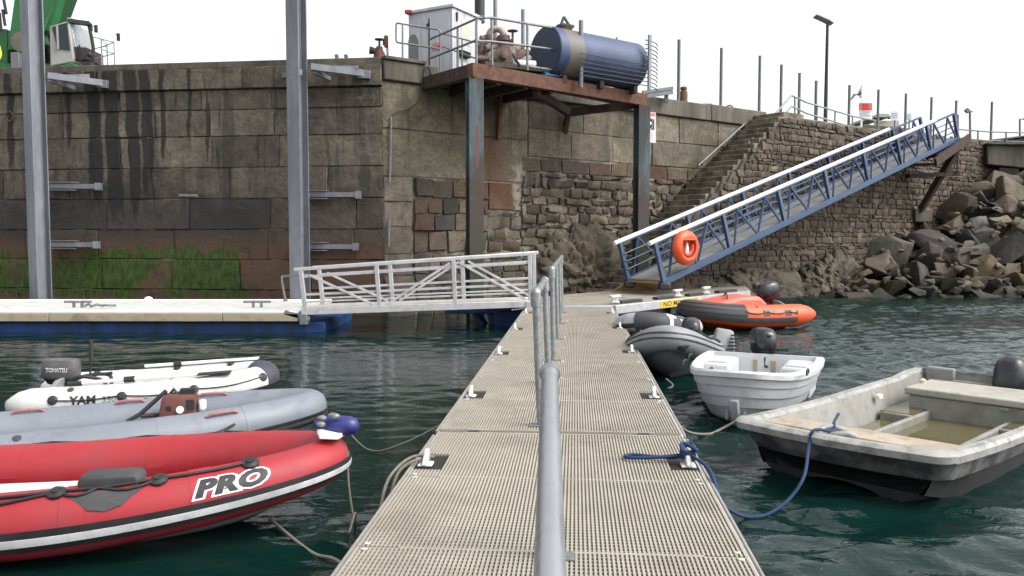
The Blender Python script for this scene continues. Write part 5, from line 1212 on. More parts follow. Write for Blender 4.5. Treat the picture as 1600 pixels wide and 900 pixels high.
m = MB(); m.beam(FL.lerp(FR, .4)+V(.1,.1,zPl-.3), FR+V(-.2,.05,zPl-.32), .1, .1); m.build('knee_beam', M_RUSTD, t)
m = MB(); m.beam(K, aty(882, 209, 24.95), .13, .13); m.build('knee_strut', M_RUSTD, t)
def column(top, z0, w, par):
    h = w/2; f = .035; prof = [(-h,-h),(h,-h),(h,-h+f),(f/2,-h+f),(f/2,h-f),(h,h-f),(h,h),(-h,h),(-h,h-f),(-f/2,h-f),(-f/2,-h+f),(-h,-h+f)]
    Mz = Matrix.Translation(V(top.x, top.y, 0)) @ Matrix.Rotation(R(18), 4, 'Z')
    m = MB(); m.prism([Mz @ V(a, b, z0) for a, b in prof], (0, 0, zPl-.33-z0)); return m.build('column', M_BLUEW, par, bevel=.008)
column(FL+fd_*.16+V(-.02,.05,0), -1.2, .36, t); column(FR-fd_*.12, -1.0, .36, t)
m = MB(); m.beam(aty(745, 195, 19.95), aty(746, 262, 19.9), .06, .04, up=(0,1,0)); m.build('fender_strip', mat('rust_red', (.17, .07, .05), .8), t)
# railing round it
def rail(label, pts2, posts, mt=M_GALV, r=.028, mid=None, name='safety_railing', group='safety railings round the rusty platform'):
    base = posts[0][1]; tt = thing(name, label, 'railing', base, group=group)
    for pl in pts2:
        m = MB(); m.tube(pl, r, 10); m.build('rail', mt, tt, smooth=50)
    for a, b in posts:
        m = MB(); m.tube([a, b], r*1.05, 10); m.build('post', mt, tt, smooth=50)
    return tt
def ln(*a): return [aty(*p) for p in a]
fz = lambda px: (lambda Z: Z)(FL.y + (FR.y-FL.y)*max(0, min(1, (px-735)/270))*.62)
rail('front safety railing of the rusty platform with a mid rail, before the pipework', [ln((745, 28, 20.25), (768, 27.5, 20.4), (824, 37, 21.3), (878, 46, 22.2)), ln((745, 64, 20.25), (770, 65, 20.4), (826, 72, 21.3), (884, 80, 22.25)), ln((826, 104, 21.35), (884, 112, 22.3))],
     [(aty(744.5, 30, 20.25), aty(744.5, 99, 20.25)), (aty(768, 28, 20.45), aty(769, 102, 20.45)), (aty(824, 38, 21.3), aty(824, 110, 21.3)), (aty(876, 46, 22.2), aty(876, 119, 22.2))], M_GALV, .03)
rail('side safety railing sloping up beside the grey cabinet to the platform corner', [ln((670, 62, 22.0), (752, 26, 20.3), (757, 26.5, 20.3)), ln((670, 92, 22.0), (744, 63, 20.25))], [(aty(715, 44, 21.0), aty(715, 105, 21.0))], M_GALV, .028)
rail('short railing returning across the end of the blue tank', [ln((876, 50, 22.2), (830, 70, 22.6), ), ln((876, 80, 22.2), (838, 96, 22.6))], [(aty(845, 67, 22.5), aty(845, 106, 22.5))], M_GALV, .024)
rail('rounded tube railing on the quay edge to the left of the grey cabinet', [spline(ln((628, 67.5, 21.7), (621, 66, 21.7), (619, 62, 21.7), (619, 42, 21.7), (620, 37, 21.7), (624, 36.5, 21.7), (650, 41, 21.8), (680, 45.5, 21.8), (686, 47, 21.8), (688, 51, 21.8)), 5), ln((626, 67, 21.7), (688, 76.5, 21.8))], [(aty(629, 37, 21.7), aty(629, 93, 21.7)), (aty(688, 50, 21.8), aty(688, 112, 21.8))], M_GALV, .024)
rail('thin back railing seen in front of the cabinet beyond the sloping one', [ln((690, 52, 22.2), (745, 67, 22.1), (757, 68, 22.0)), ln((690, 72, 22.2), (748, 93, 22.1))], [(aty(722, 62, 22.1), aty(722, 104, 22.1))], M_GALV, .02)
# ------------------------------------------------------------------ grey control cabinet
cC, cLf, cRt = aty(707, 5, 22.5), aty(638, 17.5, 23.25), aty(752.5, 26, 23.8); zc = cC.z; zb = 6.3
cC, cLf, cRt = V(cC.x, cC.y, 0), V(cLf.x, cLf.y, 0), V(cRt.x, cRt.y, 0); cBk = cLf+cRt-cC
M_CAB = mat('pale_grey_cabinet', (.5, .515, .55), .5, var=.06, sc=2, dirt=(.33, .33, .34), dsc=3, damt=.4, streak=True)
t = thing('control_cabinet', 'pale grey metal control cabinet with shallow peaked roof behind the railings', 'cabinet', V(cC.x, cC.y, zb))
m = MB(); m.slab([cC, cRt, cBk, cLf], zb, zc-.1); m.build('body', M_CAB, t, bevel=.015)
cen = (cC+cBk)/2; ro = [cen+(p-cen)*1.07 for p in (cC, cRt, cBk, cLf)]
m = MB(); m.slab(ro, zc-.1, zc-.02); m.loft([[V(p.x, p.y, zc-.02) for p in ro], [cen+(p-cen)*.3+V(0,0,zc+.07) for p in ro]]); m.build('roof', mat('cabinet_roof', (.5, .5, .5), .5), t, bevel=.012)
fl = (cLf-cC).normalized(); nl = V(-fl.y, fl.x, 0); nl = nl if nl.y < 0 else -nl
m = MB(); m.beam(cC.lerp(cLf, .52)+nl*.012+V(0,0,zb+.05), cC.lerp(cLf, .52)+nl*.012+V(0,0,zc-.3), .03, .02, up=nl); m.build('door_gap', M_DARK, t)
m = MB(); m.prism([cC.lerp(cLf, .5)+nl*.015+V(0,0,zb+.08), cC.lerp(cLf, .06)+nl*.015+V(0,0,zb+.08), cC.lerp(cLf, .06)+nl*.015+V(0,0,zc-.2), cC.lerp(cLf, .5)+nl*.015+V(0,0,zc-.2)], nl*.012); d_ = m.build('door', M_CAB, t, bevel=.005)
m = MB(); m.box(cC.lerp(cLf, .55)+nl*.03+V(0,0,zc-.48), (.05, .05, .09)); m.build('handle', M_BLACK, d_, bevel=.006)
m = MB(); q = cC.lerp(cLf, .33)+nl*.03+V(0,0,zc-1.08); m.prism([q+fl*.16+V(0,0,-.1), q-fl*.16+V(0,0,-.1), q-fl*.16+V(0,0,.1), q+fl*.16+V(0,0,.1)], nl*.008); d2 = m.build('warning_sign', mat('red_white_sign', (.55, .25, .24), .5), t)
m = MB(); q = q + nl*.012; m.prism([q+fl*.11+V(0,0,-.02), q-fl*.09+V(0,0,.03), q-fl*.11+V(0,0,.0), q+fl*.09+V(0,0,-.05)], nl*.004); m.build('pictogram', mat('sign_red', (.5, .03, .03), .5), d2)
fr_ = (cRt-cC).normalized(); nr = V(fr_.y, -fr_.x, 0)
def onr(a, z0, a1, z1, name, mt, th=.012): 
    m = MB(); m.prism([cC.lerp(cRt, a)+nr*.004+V(0,0,z0), cC.lerp(cRt, a1)+nr*.004+V(0,0,z0), cC.lerp(cRt, a1)+nr*.004+V(0,0,z1), cC.lerp(cRt, a)+nr*.004+V(0,0,z1)], nr*th); return m.build(name, mt, t)
onr(.28, zb+.9, .62, zb+1.55, 'notice_sheet', mat('faded_yellow_sheet', (.5, .49, .4), .6, var=.1)); onr(.06, zb+.1, .9, zc-.25, 'side_panel', M_CAB, .003)
onr(.1, zc-.42, .14, zc-.2, 'cable_gland', M_BLACK, .04); onr(.2, zb+.55, .5, zb+.7, 'shelf', M_DARK, .1)
m = MB(); m.box(V(cLf.x+.02, cLf.y-.12, zc-.06), (.2, .12, .1)); m.build('alarm_lamp', mat('red_lamp_glass', (.3, .02, .03), .3), t, bevel=.02)
m = MB(); p = aty(646, 91, 22.2); rg = [p+V(x*.135, 0, z) for x, z in [(-1, -.3), (1, -.3), (1, .42)] + [(math.cos(R(a)), .42+.2*math.sin(R(a))) for a in (30, 60, 90, 120, 150)] + [(-1, .42)]]
m.prism(rg, (0, .06, 0)); tag(m.build('round_top_board', mat('slate_grey_board', (.1, .1, .11), .7, var=.2), bevel=.008), 'dark grey round topped board leaning on the left corner of the cabinet', 'board')
# ------------------------------------------------------------------ pump and pipework
t = thing('pump_manifold', 'rusty pump and pipe manifold with a white pipe bend, between cabinet and tank', 'pump', aty(785, 105, 21.6))
M_PIPE = mat('flaking_cream_pipe', (.36, .31, .27), .7, var=.25, sc=6, dirt=(.13, .07, .05), dsc=7, damt=.55)
M_PUMP = mat('rusty_pump_iron', (.15, .1, .085), .75, var=.35, sc=7, dirt=(.06, .03, .025), dsc=9, damt=.5)
m = MB(); m.tube(spline(ln((764, 96, 21.8), (764, 60, 21.8), (766, 50, 21.8), (772, 46, 21.8), (779, 46, 21.8), (785, 50, 21.8), (787, 60, 21.8), (787, 70, 21.8)), 5), .085, 14); m.build('pipe_bend', M_PIPE, t, smooth=50)
for x, y0, y1, r_ in ((764, 56, 62, .15), (787, 56, 64, .16), (764, 62, 100, .12), (787, 66, 102, .14), (776, 78, 104, .13), (800, 78, 105, .09), (752, 70, 100, .1)):
    m = MB(); m.tube(ln((x, y0, 21.8), (x, y1, 21.8)), r_, 14); m.build('valve_body', M_PUMP if r_ > .13 or x == 752 else M_PIPE, t, smooth=50)
for a, b, r_ in (((750, 60, 21.7), (800, 66, 22.0), .08), ((758, 76, 21.6), (798, 70, 22.0), .08), ((745, 92, 21.6), (800, 92, 22), .09)):
    m = MB(); m.tube(ln(a, b), r_, 12); m.build('cross_pipe', M_PUMP, t, smooth=50)
m = MB(); m.lathe(aty(786, 88, 21.4), (.2, -.9, 0), [(.02, -.02), (.24, -.01), (.24, .05), (.1, .07), (.1, .2), (.04, .22)], 18); m.build('pump_housing', M_PUMP, t, smooth=40)
m = MB(); m.lathe(aty(772, 88, 21.4), (.2, -.9, 0), [(.02, -.02), (.16, -.01), (.16, .05), (.07, .07)], 18); m.build('pump_flange', M_PIPE, t, smooth=40)
m = MB(); m.tube(ln((801, 104, 21.8), (801, 50, 21.8)), .03, 8); m.lathe(aty(801, 49, 21.8), (0,0,1), [(.02, -.02), (.14, 0), (.14, .02), (.02, .04)], 14); m.build('valve_wheel', M_PUMP, t, smooth=50)
m = MB(); m.beam(aty(801, 84, 21.6), aty(812, 103, 21.4), .05, .05); m.build('lever', M_BLACK, t)
for x, y, s in ((806, 76, .2), (814, 86, .24), (820, 94, .18)):
    m = MB(); m.lathe(aty(x, y, 21.9), (.7,.1,.3), [(.03, -s), (s*.6, -s*.8), (s*.7, 0), (s*.5, s*.3), (s*.3, s)], 14); m.build('motor_casing', M_PIPE if x != 814 else M_PUMP, t, smooth=50)
m = MB(); m.tube(ln((800, 99, 21.6), (836, 101, 21.8)), .1, 12); m.build('outlet_pipe', M_WHITE, t, smooth=50)
m = MB(); m.beam(aty(748, 101, 20.9), aty(845, 112, 22.2), .5, .1); m.build('skid', M_CONCD, t)
m = MB(); m.beam(aty(846, 112.5, 22.0), aty(880, 116.5, 22.5), .3, .2); tag(m.build('drip_tray', mat('light_blue_tray', (.07, .22, .42), .5, var=.15), bevel=.01), 'bright blue tray under the left end of the blue tank', 'tray')
# ------------------------------------------------------------------ tank
tc0 = aty(852, 80, 22.15); ax = V(.79, .613, 0).normalized(); TR, TL = .645, 3.2
M_TANK = NT('blue_tank_paint'); nn = M_TANK.noise(1.1, 5, .65); xs_t = M_TANK.sep(M_TANK.tc.outputs['Object'])
cB_ = M_TANK.mix(M_TANK.ramp(nn, [(.35, 0), (.7, 1)]), (.022, .038, .09), (.045, .072, .145))
bnd = M_TANK.math('MULTIPLY', M_TANK.map(M_TANK.math('ADD', xs_t[0], M_TANK.math('MULTIPLY', nn, .3)), .42, .52), M_TANK.map(M_TANK.math('ADD', xs_t[0], M_TANK.math('MULTIPLY', nn, .3)), .95, 1.05, 1, 0))
M_TANK.color(M_TANK.mix(M_TANK.math('MULTIPLY', bnd, .85), cB_, (.12, .105, .08))); M_TANK.set('Roughness', .5); M_TANK = M_TANK.m
Mt = Matrix(((ax.x, -ax.y, 0, tc0.x), (ax.y, ax.x, 0, tc0.y), (0, 0, 1, tc0.z), (0, 0, 0, 1)))
t = thing('storage_tank', 'big horizontal blue cylindrical tank with a brown band, on the rusty platform', 'tank', M=Mt)
m = MB(); m.lathe((0,0,0), (1,0,0), [(TR*.985, .0), (TR, .015), (TR, TL-.01), (TR*.985, TL)], 48); m.build('shell', M_TANK, t, smooth=30, local=True)
m = MB(); m.lathe((-.012,0,0), (1,0,0), [(TR*.97, 0), (TR*.97, .01)], 48); m.build('end_plate', mat('dark_blue_end', (.022, .033, .07), .55, var=.25, sc=2), t, smooth=30, local=True)
m = MB(); m.lathe((.62,0,TR-.04), (0,0,1), [(.24, 0), (.24, .1), (.2, .13)], 20); m.build('manhole', M_RUSTD, t, smooth=40, local=True)
m = MB(); m.beam(V(.45,-.1,TR+.08), V(.55,-.1,TR+.3), .05, .05); m.beam(V(.55,-.1,TR+.3), V(.75,-.1,TR+.1), .05, .05); m.box((.7, .0, TR+.1), (.4, .25, .07)); m.build('lifting_lug', M_BLACK, t, local=True)
for x in (.35, 1.7, 3.0):
    m = MB(); m.prism([V(x, y, z) for y, z in ((-.3,-.8),(.55,-.8),(.5,-.42),(.3,-.585),(0,-.65),(-.3,-.6))], (.14, 0, 0)); m.build('cradle', M_RUSTD, t, local=True)
m = MB(); m.lathe((2.6,0,TR-.02), (0,0,1), [(.03, 0), (.03, .1)], 8); m.build('vent_stub', M_GALV, t, local=True)
# slatted guard on the outer side of the tank
t = thing('slatted_guard', 'row of thin horizontal guard slats with bent tips before the blue tank', 'guard', M=Mt)
for k in range(12):
    z = -.66+.112*k if k < 6 else -.66+.112*k
    m = MB(); x0 = .55 if k < 6 else 2.95
    m.tube([V(x0, -TR-.1, z), V(3.2, -TR-.1, z), V(3.42, -TR-.08, z-.035), V(3.5, -TR-.06, z-.09)], .013, 6); m.build('slat', M_DGRY, t, smooth=50, local=True)
m = MB(); m.beam(V(3.1, -TR-.13, -.78), V(3.1, -TR-.13, .72), .1, .05, up=(0,1,0)); m.build('guard_post', M_GALVP, t, local=True)
# ------------------------------------------------------------------ poles, lamps, beam
t_p = []
def pole(px, y0, y1, Y, r, label, mt=M_GALVP):
    m = MB(); b, a = aty(px, y1, Y), aty(px, y0, Y); b.z -= .1
    m.tube([b, V(b.x, b.y, a.z)], r, 12); return tag(m.build('steel_pole', mt, smooth=50), label, 'pole', 'steel poles along the quay edge')
M_POLE = mat('weathered_pole', (.13, .135, .14), .6, .3, var=.25, sc=3)
pole(749.5, -14, 30, 25, .15, 'thick black pole rising behind the right corner of the grey cabinet', M_BLACK)
pole(774, -20, 102, 22.8, .055, 'pale pole rising behind the white pipe bend of the pump', M_GALVP)
pole(817, 15, 100, 22.6, .05, 'pale pole rising between the pump and the blue tank end', M_GALVP)
pole(907.5, 32, 131, 22.3, .06, 'grey pole standing before the brown band of the blue tank', M_GALVP)
hintl = {1060: 'grey steel pole beside the brown bollard on the quay', 1126: 'second grey pole to the right of the blue tank', 1186: 'grey pole at the left of the head of the stone steps', 1219: 'grey pole rising at the top of the sloping stair handrail', 1248: 'grey pole just right of the peak of the stair railing', 1274: 'grey pole between the stair railing peak and the tall floodlight', 1326: 'grey pole at the left of the flag', 1371: 'grey pole just right of the red topped notice board', 1414: 'grey pole between the two small white placards', 1454: 'grey pole behind the upper end of the white gangway handrail', 1492: 'grey pole right behind the last post of the blue gangway', 1548: 'grey pole at the far right, beside the flat roofed shed'}
for px, y0, y1, Y in ((1060, 62, 158, 28), (1126, 75, 169, 29.8), (1186, 87, 177, 31), (1219.5, 101, 187, 31.5), (1248, 114, 188, 33), (1274, 126, 192, 34), (1326, 133, 196, 36.5), (1371, 140, 208, 38), (1414, 146, 208, 39.5), (1454, 152, 210, 41), (1492.5, 157, 216, 42), (1548, 159, 222, 43.5)):
    pole(px, y0, y1, Y, .055 if px < 1230 else .06, hintl[int(px)], M_POLE)
t = thing('guard_rail_beam', 'galvanised crash barrier beam leaning out past the right end of the tank', 'barrier', aty(1030, 158, 27))
m = MB(); a, b = aty(1004, 148, 25.6), aty(1051, 141, 27.2)
for z in (.07, -.07): m.beam(a+V(0,0,z), b+V(0,0,z), .05, .1)
m.beam(a+V(0,.03,0), b+V(0,.03,0), .03, .12); m.build('beam', M_POLE, t, bevel=.01)
m = MB(); m.beam(aty(1041, 142, 27.05), aty(1041, 160, 27.05), .12, .1, up=(0,1,0)); m.build('post', M_POLE, t)
m = MB(); p = aty(1068, 157, 28.2); m.lathe(p, (0,0,1), [(.13, -.1), (.13, .28), (.09, .32), (.09, .36), (.12, .37), (.1, .44), (.02, .46)], 14); tag(m.build('mooring_bollard', M_RUST, smooth=50), 'small brown iron bollard on the quay edge beside the first tall pole', 'bollard')
for px, y, Y, lab in ((1104, 166, 29.3, 'small dark block on the quay coping between the second and third poles'), (1140, 170, 30.2, 'thin bent ring bolt on the quay coping right of the second pole')):
    m = MB(); p = aty(px, y, Y)
    if px == 1104: m.box(p, (.3, .2, .16))
    else: m.tube([p+V(.12*math.cos(R(a)), 0, .12*math.sin(R(a))) for a in range(0, 181, 20)], .03, 8)
    tag(m.build('coping_block' if px == 1104 else 'ring_bolt', M_POLE, bevel=.01 if px == 1104 else 0), lab, 'fitting')
t = thing('floodlight_mast', 'tall dark lamp mast with twin flat floodlights facing left, on the quay', 'street lamp', aty(1291, 198, 42))
m = MB(); a, b = aty(1290.5, 200, 42), aty(1293, 36, 42); m.tube([V(b.x, b.y, a.z), b], [.1, .07], 12); m.build('mast', M_BLACK, t, smooth=50)
for k, (x0, y0, x1, y1) in enumerate(((1273, 25, 1296, 35), (1279, 27, 1300, 38))):
    m = MB(); m.beam(aty(x0, y0, 41.8+k*.5), aty(x1, y1, 41.8+k*.5), .5, .1); hd = m.build('lamp_head', M_POLE, t, bevel=.03)
m = MB(); m.tube(ln((1293, 36, 42), (1292, 32, 42.2)), .08, 8); m.build('bracket', M_BLACK, t)
t = thing('street_lamp', 'short distant lamp post with one angled head, near the right edge', 'street lamp', aty(1515, 225, 52))
m = MB(); m.tube(ln((1516, 226, 52), (1515.5, 174, 52)), .07, 8); m.build('mast', M_POLE, t); m = MB(); m.beam(aty(1509, 171, 52), aty(1513.5, 175, 52), .25, .2); m.beam(aty(1513, 174.5, 52), aty(1520, 174.5, 52), .1, .06); m.build('lamp_head', M_POLE, t)
# ------------------------------------------------------------------ flag, boards, things on the far quay
t = thing('flag', 'small white flag with a dark red band streaming left from a thin staff', 'flag', aty(1346, 200, 45))
m = MB(); m.tube(ln((1346.5, 212, 45), (1346.5, 131, 45)), .03, 8); m.build('staff', M_WHITE, t)
def flagpt(u, v):   # u from staff to fly, v from top to bottom
    top = aty(1346-u*18, 133+u*22+2.5*math.sin(u*7), 45+.12*math.sin(u*8)); bot = aty(1346-u*18.5, 151+u*6+2*math.sin(u*7+.8), 45+.12*math.sin(u*8+.6)); return top.lerp(bot, v)
for v0, v1, mt, nm in ((0, .36, M_LETW, 'white_band'), (.36, .68, mat('claret_cloth', (.22, .05, .09), .7), 'dark_band'), (.68, 1, M_LETW, 'white_band')):
    m = MB(); n = 10; g = [[flagpt(i/n, v) for v in (v0, v1)] for i in range(n+1)]
    vs = [p for r_ in g for p in r_] + [p+V(0,.012,0) for r_ in g for p in r_]; k = 2*(n+1); fs = []
    for i in range(n): a = 2*i; fs += [(a, a+2, a+3, a+1), (k+a, k+a+1, k+a+3, k+a+2), (a, k+a, k+a+2, a+2), (a+1, a+3, k+a+3, k+a+1)]
    m.add(vs, fs); m.build(nm, mt, t)
t = thing('notice_board', 'white notice board with a red top panel, standing on the far quay near the flag', 'sign', aty(1352, 190, 43))
def plate(x0, y0, x1, y1, Y, mt, name, par, dy=0, th=.03):
    m = MB(); q = [aty(x0, y1, Y+dy), aty(x1, y1, Y+dy), aty(x1, y0, Y+dy), aty(x0, y0, Y+dy)]; m.prism(q, (0, th, 0)); return m.build(name, mt, par)
plate(1342, 160.5, 1363, 186, 43, M_LETW, 'panel', t); plate(1342.5, 161, 1362.5, 172, 43, mat('orange_red_panel', (.5, .12, .08), .6, var=.15), 'top_panel', t, -.02, .015)
plate(1348.5, 162, 1357, 171.5, 43, mat('bright_red_panel', (.55, .02, .02), .6), 'red_square', t, -.04, .015)
for k in range(3): plate(1344, 174+3*k, 1360.5-3*(k % 2), 175.2+3*k, 43, mat('grey_print', (.35, .36, .45), .6), 'text_line', t, -.02, .015)
m = MB(); m.tube(ln((1346, 186, 43.05), (1345.5, 200, 43.05)), .05, 8); m.build('post', M_WHITE, t)
for x0, y0, x1, y1, lab in ((1392, 173.5, 1404, 188, 'white rectangular placard on the far quay, left of the third last pole'), (1416, 176, 1425, 187, 'pale grey placard on the far quay, right of a grey pole')):
    t = thing('placard', lab, 'sign', aty(x0, y1, 46)); plate(x0, y0, x1, y1, 46, mat('placard_white', (.62, .64, .68), .6, var=.1), 'panel', t); m = MB(); m.tube(ln(((x0+x1)/2, y1, 46.05), ((x0+x1)/2, 204, 46.05)), .04, 8); m.build('post', M_POLE, t)
    for k in range(3): plate(x0+1.5, y0+3+3*k, x1-1.5, y0+3.8+3*k, 46, bpy.data.materials['grey_print'], 'text_line', t, -.02, .015)
t = thing('harbour_hut', 'low hut with grey roof and cream wall on the far quay behind the gangway', 'hut', aty(1385, 195, 50))
m = MB(); m.slab([aty(1370, 0, 50).xy, aty(1410, 0, 50).xy, aty(1412, 0, 54).xy, aty(1372, 0, 54).xy], 6.2, 8.9); m.build('wall', mat('cream_wall', (.4, .38, .3), .8), t)
m = MB(); m.prism([aty(1367, 183, 49.7), aty(1393, 183, 49.7), aty(1388, 177.5, 52), aty(1373, 177.5, 52)], (0, 4, 0)); m.build('roof', mat('green_grey_roof', (.12, .14, .12), .8), t)
plate(1387, 182, 1391, 186, 50, M_DARK, 'window', t, -.03)
m = MB(); 
t = thing('parked_car', 'dark saloon car parked on the far quay behind the stair railing', 'car', aty(1335, 200, 47))
def carP(x, y, z): o = aty(1313, 199, 47); return V(o.x, o.y, 6.22) + V(x, y, z)
side = [(0,.35),(.1,.75),(.9,.95),(1.3,1.4),(2.7,1.42),(3.3,1.0),(3.95,.9),(4.0,.35)]
m = MB(); m.prism([carP(x, 0, z) for x, z in side], (0, 1.6, 0)); m.build('body', mat('dark_car_paint', (.025, .025, .03), .3), t, bevel=.05)
m = MB(); m.prism([carP(x, -.01, z) for x, z in ((1.05,.98),(1.4,1.33),(2.6,1.35),(3.0,1.02))], (0, .03, 0)); m.build('side_window', M_BLK, t)
for x in (.75, 3.2):
    m = MB(); m.lathe(carP(x, -.02, .32), (0,1,0), [(.31, 0), (.32, .2)], 18); m.build('wheel', M_BLACK, t)
m = MB(); m.box(carP(2.2, -.03, .55), (1.0, .02, .3)); m.build('door_panel', mat('white_panel', (.6,.6,.6), .5), t)
# mound of stone and kit under the boards
m = MB(); poly_ = [aty(1350, 0, 44).xy, aty(1440, 0, 46).xy, aty(1440, 0, 49).xy, aty(1352, 0, 47).xy]
m.loft([[V(p.x, p.y, 6.2) for p in poly_], [V(p.x, p.y, 7.2) for p in poly_], [V(p.x*.98+.4, p.y*.995+.1, 7.9) for p in poly_]]); tag(m.build('parapet_wall', M_CONCD, bevel=.1), 'low dark stone parapet on the far quay beneath the placards', 'wall', kind='thing')
# stair railings
t = thing('stair_railing', 'galvanised railing climbing the steps, peaking, then running along the quay to the right', 'railing', aty(1170, 240, 28.6), group='tube handrails of the stone steps')
for y in (0, 17):
    m = MB(); m.tube(ln((1169.5, 224+y*1.1, 28.4), (1237, 149+y, 31), (1260, 160+y, 32), (1330, 181+y, 36), (1375, 190+y*.8, 39)), .035, 8); m.build('rail', M_GALVR, t, smooth=50)
for a, b in (((1170, 223, 28.4), (1170, 246, 28.4)), ((1242, 152, 31.2), (1242, 186, 31.2)), ((1277, 165, 33), (1276, 196, 33)), ((1305, 174, 34.6), (1304, 202, 34.6)), ((1332, 182, 36), (1332, 204, 36))):
    m = MB(); m.tube(ln(a, b), .035, 8); m.build('post', M_GALV, t, smooth=50)
t = thing('stair_handrail', 'single thin handrail fixed to the block wall on the left of the steps', 'railing', aty(1090, 262, 28), group='tube handrails of the stone steps')
m = MB(); m.tube(ln((1163, 194, 29.6), (1091, 259, 27.6), (1087, 264, 27.7)), .03, 8); m.build('rail', M_GALV, t, smooth=50)
for a, b in (((1155, 201, 29.4), (1154, 204, 29.9)), ((1098, 253, 27.8), (1097, 257, 28.2))):
    m = MB(); m.tube(ln(a, b), .03, 8); m.build('wall_bracket', M_GALV, t)
# railing on the far right wall
t = thing('quay_railing', 'thin two bar railing along the top of the far right wall', 'railing', aty(1500, 222, 37.4))
for y in (203, 217):
    m = MB(); m.tube(ln((1496, y-1, 37.2), (1545, y+3, 38.6), (1620, y+5, 40)), .028, 8); m.build('rail', M_POLE, t)
for px, y0, Y in ((1497, 179, 37.2), (1528, 204, 38), (1572, 207, 39)):
    m = MB(); m.tube(ln((px, y0, Y), (px, 232, Y)), .035, 8); m.build('post', M_POLE, t)
m = MB(); m.tube(ln((1600, 186, 45), (1593.5, 186, 45), (1593.5, 215, 45)), .05, 8); tag(m.build('goal_frame', M_POLE), 'thin square topped frame beyond the shed at the right edge', 'frame')
t = thing('flat_shed', 'low flat roofed dark shed on the quay at the right edge', 'shed', aty(1575, 220, 42))
m = MB(); m.prism([aty(1543, 226, 41), aty(1640, 226, 41), aty(1640, 212.5, 41), aty(1543, 221, 41)], (0, 5, 0)); m.build('wall', mat('shed_boards', (.09, .085, .085), .8, var=.2), t)
m = MB(); m.prism([aty(1541, 222, 40.8), aty(1600, 213.5, 40.8), aty(1640, 210, 40.8), aty(1640, 207.5, 40.8), aty(1600, 211.5, 40.8), aty(1541, 219, 40.8)], (0, 5.4, 0)); m.build('roof', mat('shed_roof', (.12, .12, .13), .7), t)
# concrete block and a black box painting in the shaded gap at the right end
t = thing('concrete_block', 'pale concrete wall block with a black box painted as a shaded gap below, above the boulders at right', 'wall', aty(1575, 260, 37.5)); t['kind'] = 'thing'
m = MB(); m.prism([aty(1543, 257, 37.2), aty(1660, 268, 37.2), aty(1660, 228, 37.2), aty(1543, 226, 37.2)], (.4, 2.0, 0)); m.build('slab', M_CONC, t, bevel=.04)
m = MB(); m.prism([aty(1543, 225.5, 37.0), aty(1660, 227, 37.0), aty(1660, 223, 37.0), aty(1543, 222.5, 37.0)], (.4, 2.2, 0)); m.build('cap', M_CONC, t, bevel=.03)
m = MB(); m.prism([aty(1562, 283, 36.7), aty(1592, 286, 36.7), aty(1592, 264, 36.7), aty(1562, 262, 36.7)], (.2, .6, 0)); m.build('painted_gap', M_DARK, t)
# ------------------------------------------------------------------ wall fittings
def wallR(px, py, off):
    d = ray(px, py); k = A + Wn*off; s = (k-V(0,0,CZ)).dot(Wn)/d.dot(Wn); return V(0,0,CZ)+d*s
t = thing('dog_sign', 'white wall sign with red top and a black square holding a white crossed paw print', 'sign', wallR(1014, 200, .14))
sx = Wd
def sq(x0, y0, x1, y1, off, mt, name, th=.01):
    m = MB(); m.prism([wallR(x0, y1, off), wallR(x1, y1+.8, off), wallR(x1, y0+.8, off), wallR(x0, y0, off)], Wn*th); return m.build(name, mt, t)
sq(1005, 175, 1024, 222.5, .2, mat('sign_white', (.52, .5, .5), .5), 'panel', .02); sq(1005.3, 176, 1023.7, 180.5, .222, mat('sign_pink_red', (.5, .14, .13), .5), 'header')
sq(1006, 185.5, 1022, 202, .222, M_LETB, 'black_square')
c0 = wallR(1012.5, 193, .236)
def disc_(u, v, a, b, mt, name, off=0): 
    m = MB(); pts = [c0 + Wd*(u+a*math.cos(R(k*30))) + V(0,0,v+b*math.sin(R(k*30))) + Wn*off for k in range(12)]; m.prism(pts, Wn*.004); m.build(name, mt, t)
for u, v, a, b in ((-.12,.02,.035,.05), (-.05,.09,.035,.05), (.05,.09,.035,.05), (.12,.02,.035,.05), (0,-.08,.09,.065)): disc_(u, v, a, b, M_LETW, 'paw_mark')
m = MB(); m.tube([c0+Wn*.004+Wd*(.21*math.cos(R(k*12)))+V(0,0,.21*math.sin(R(k*12))) for k in range(30)], .014, 6, closed=True); m.build('ban_ring', mat('sign_grey_ring', (.35, .3, .32), .5), t)
for k in range(3): sq(1008, 206+4*k, 1020-2*(k == 2), 207.2+4*k, .222, bpy.data.materials['grey_print'], 'text_line', .004)
m = MB(); m.tube([wallpt(576, 182, .1)]*1 + [wallR(611, 181, .1), wallR(610.5, 240, .1), wallR(609, 283, .12)], .025, 6); 
m = MB(); m.tube([wallR(611, 181, .1), wallR(610.5, 240, .1), wallR(609, 284, .12)], .028, 8); tag(m.build('wall_pipe', M_GALV, smooth=50), 'thin grey conduit running down the corner of the quay wall, upper length', 'pipe')
m = MB(); m.tube([wallR(608.5, 334, .12), wallR(607.5, 384, .12)], .03, 8); tag(m.build('wall_pipe', M_GALV, smooth=50), 'short pale length of pipe lower down on the quay wall, above the white gangway', 'pipe')
m = MB(); m.tube(spline([wallR(611, 181, .12), wallR(622, 174, .12), wallR(640, 168, .12), wallR(655, 156, .12), wallR(659, 135, .12), wallR(662, 112, .2), wallR(668, 105, .2), wallR(674, 118, .12), wallR(676, 124, .12)], 6), .018, 6); tag(m.build('cable', M_BLACK, smooth=50), 'black cable drooping across the wall from the cabinet to the conduit', 'cable')
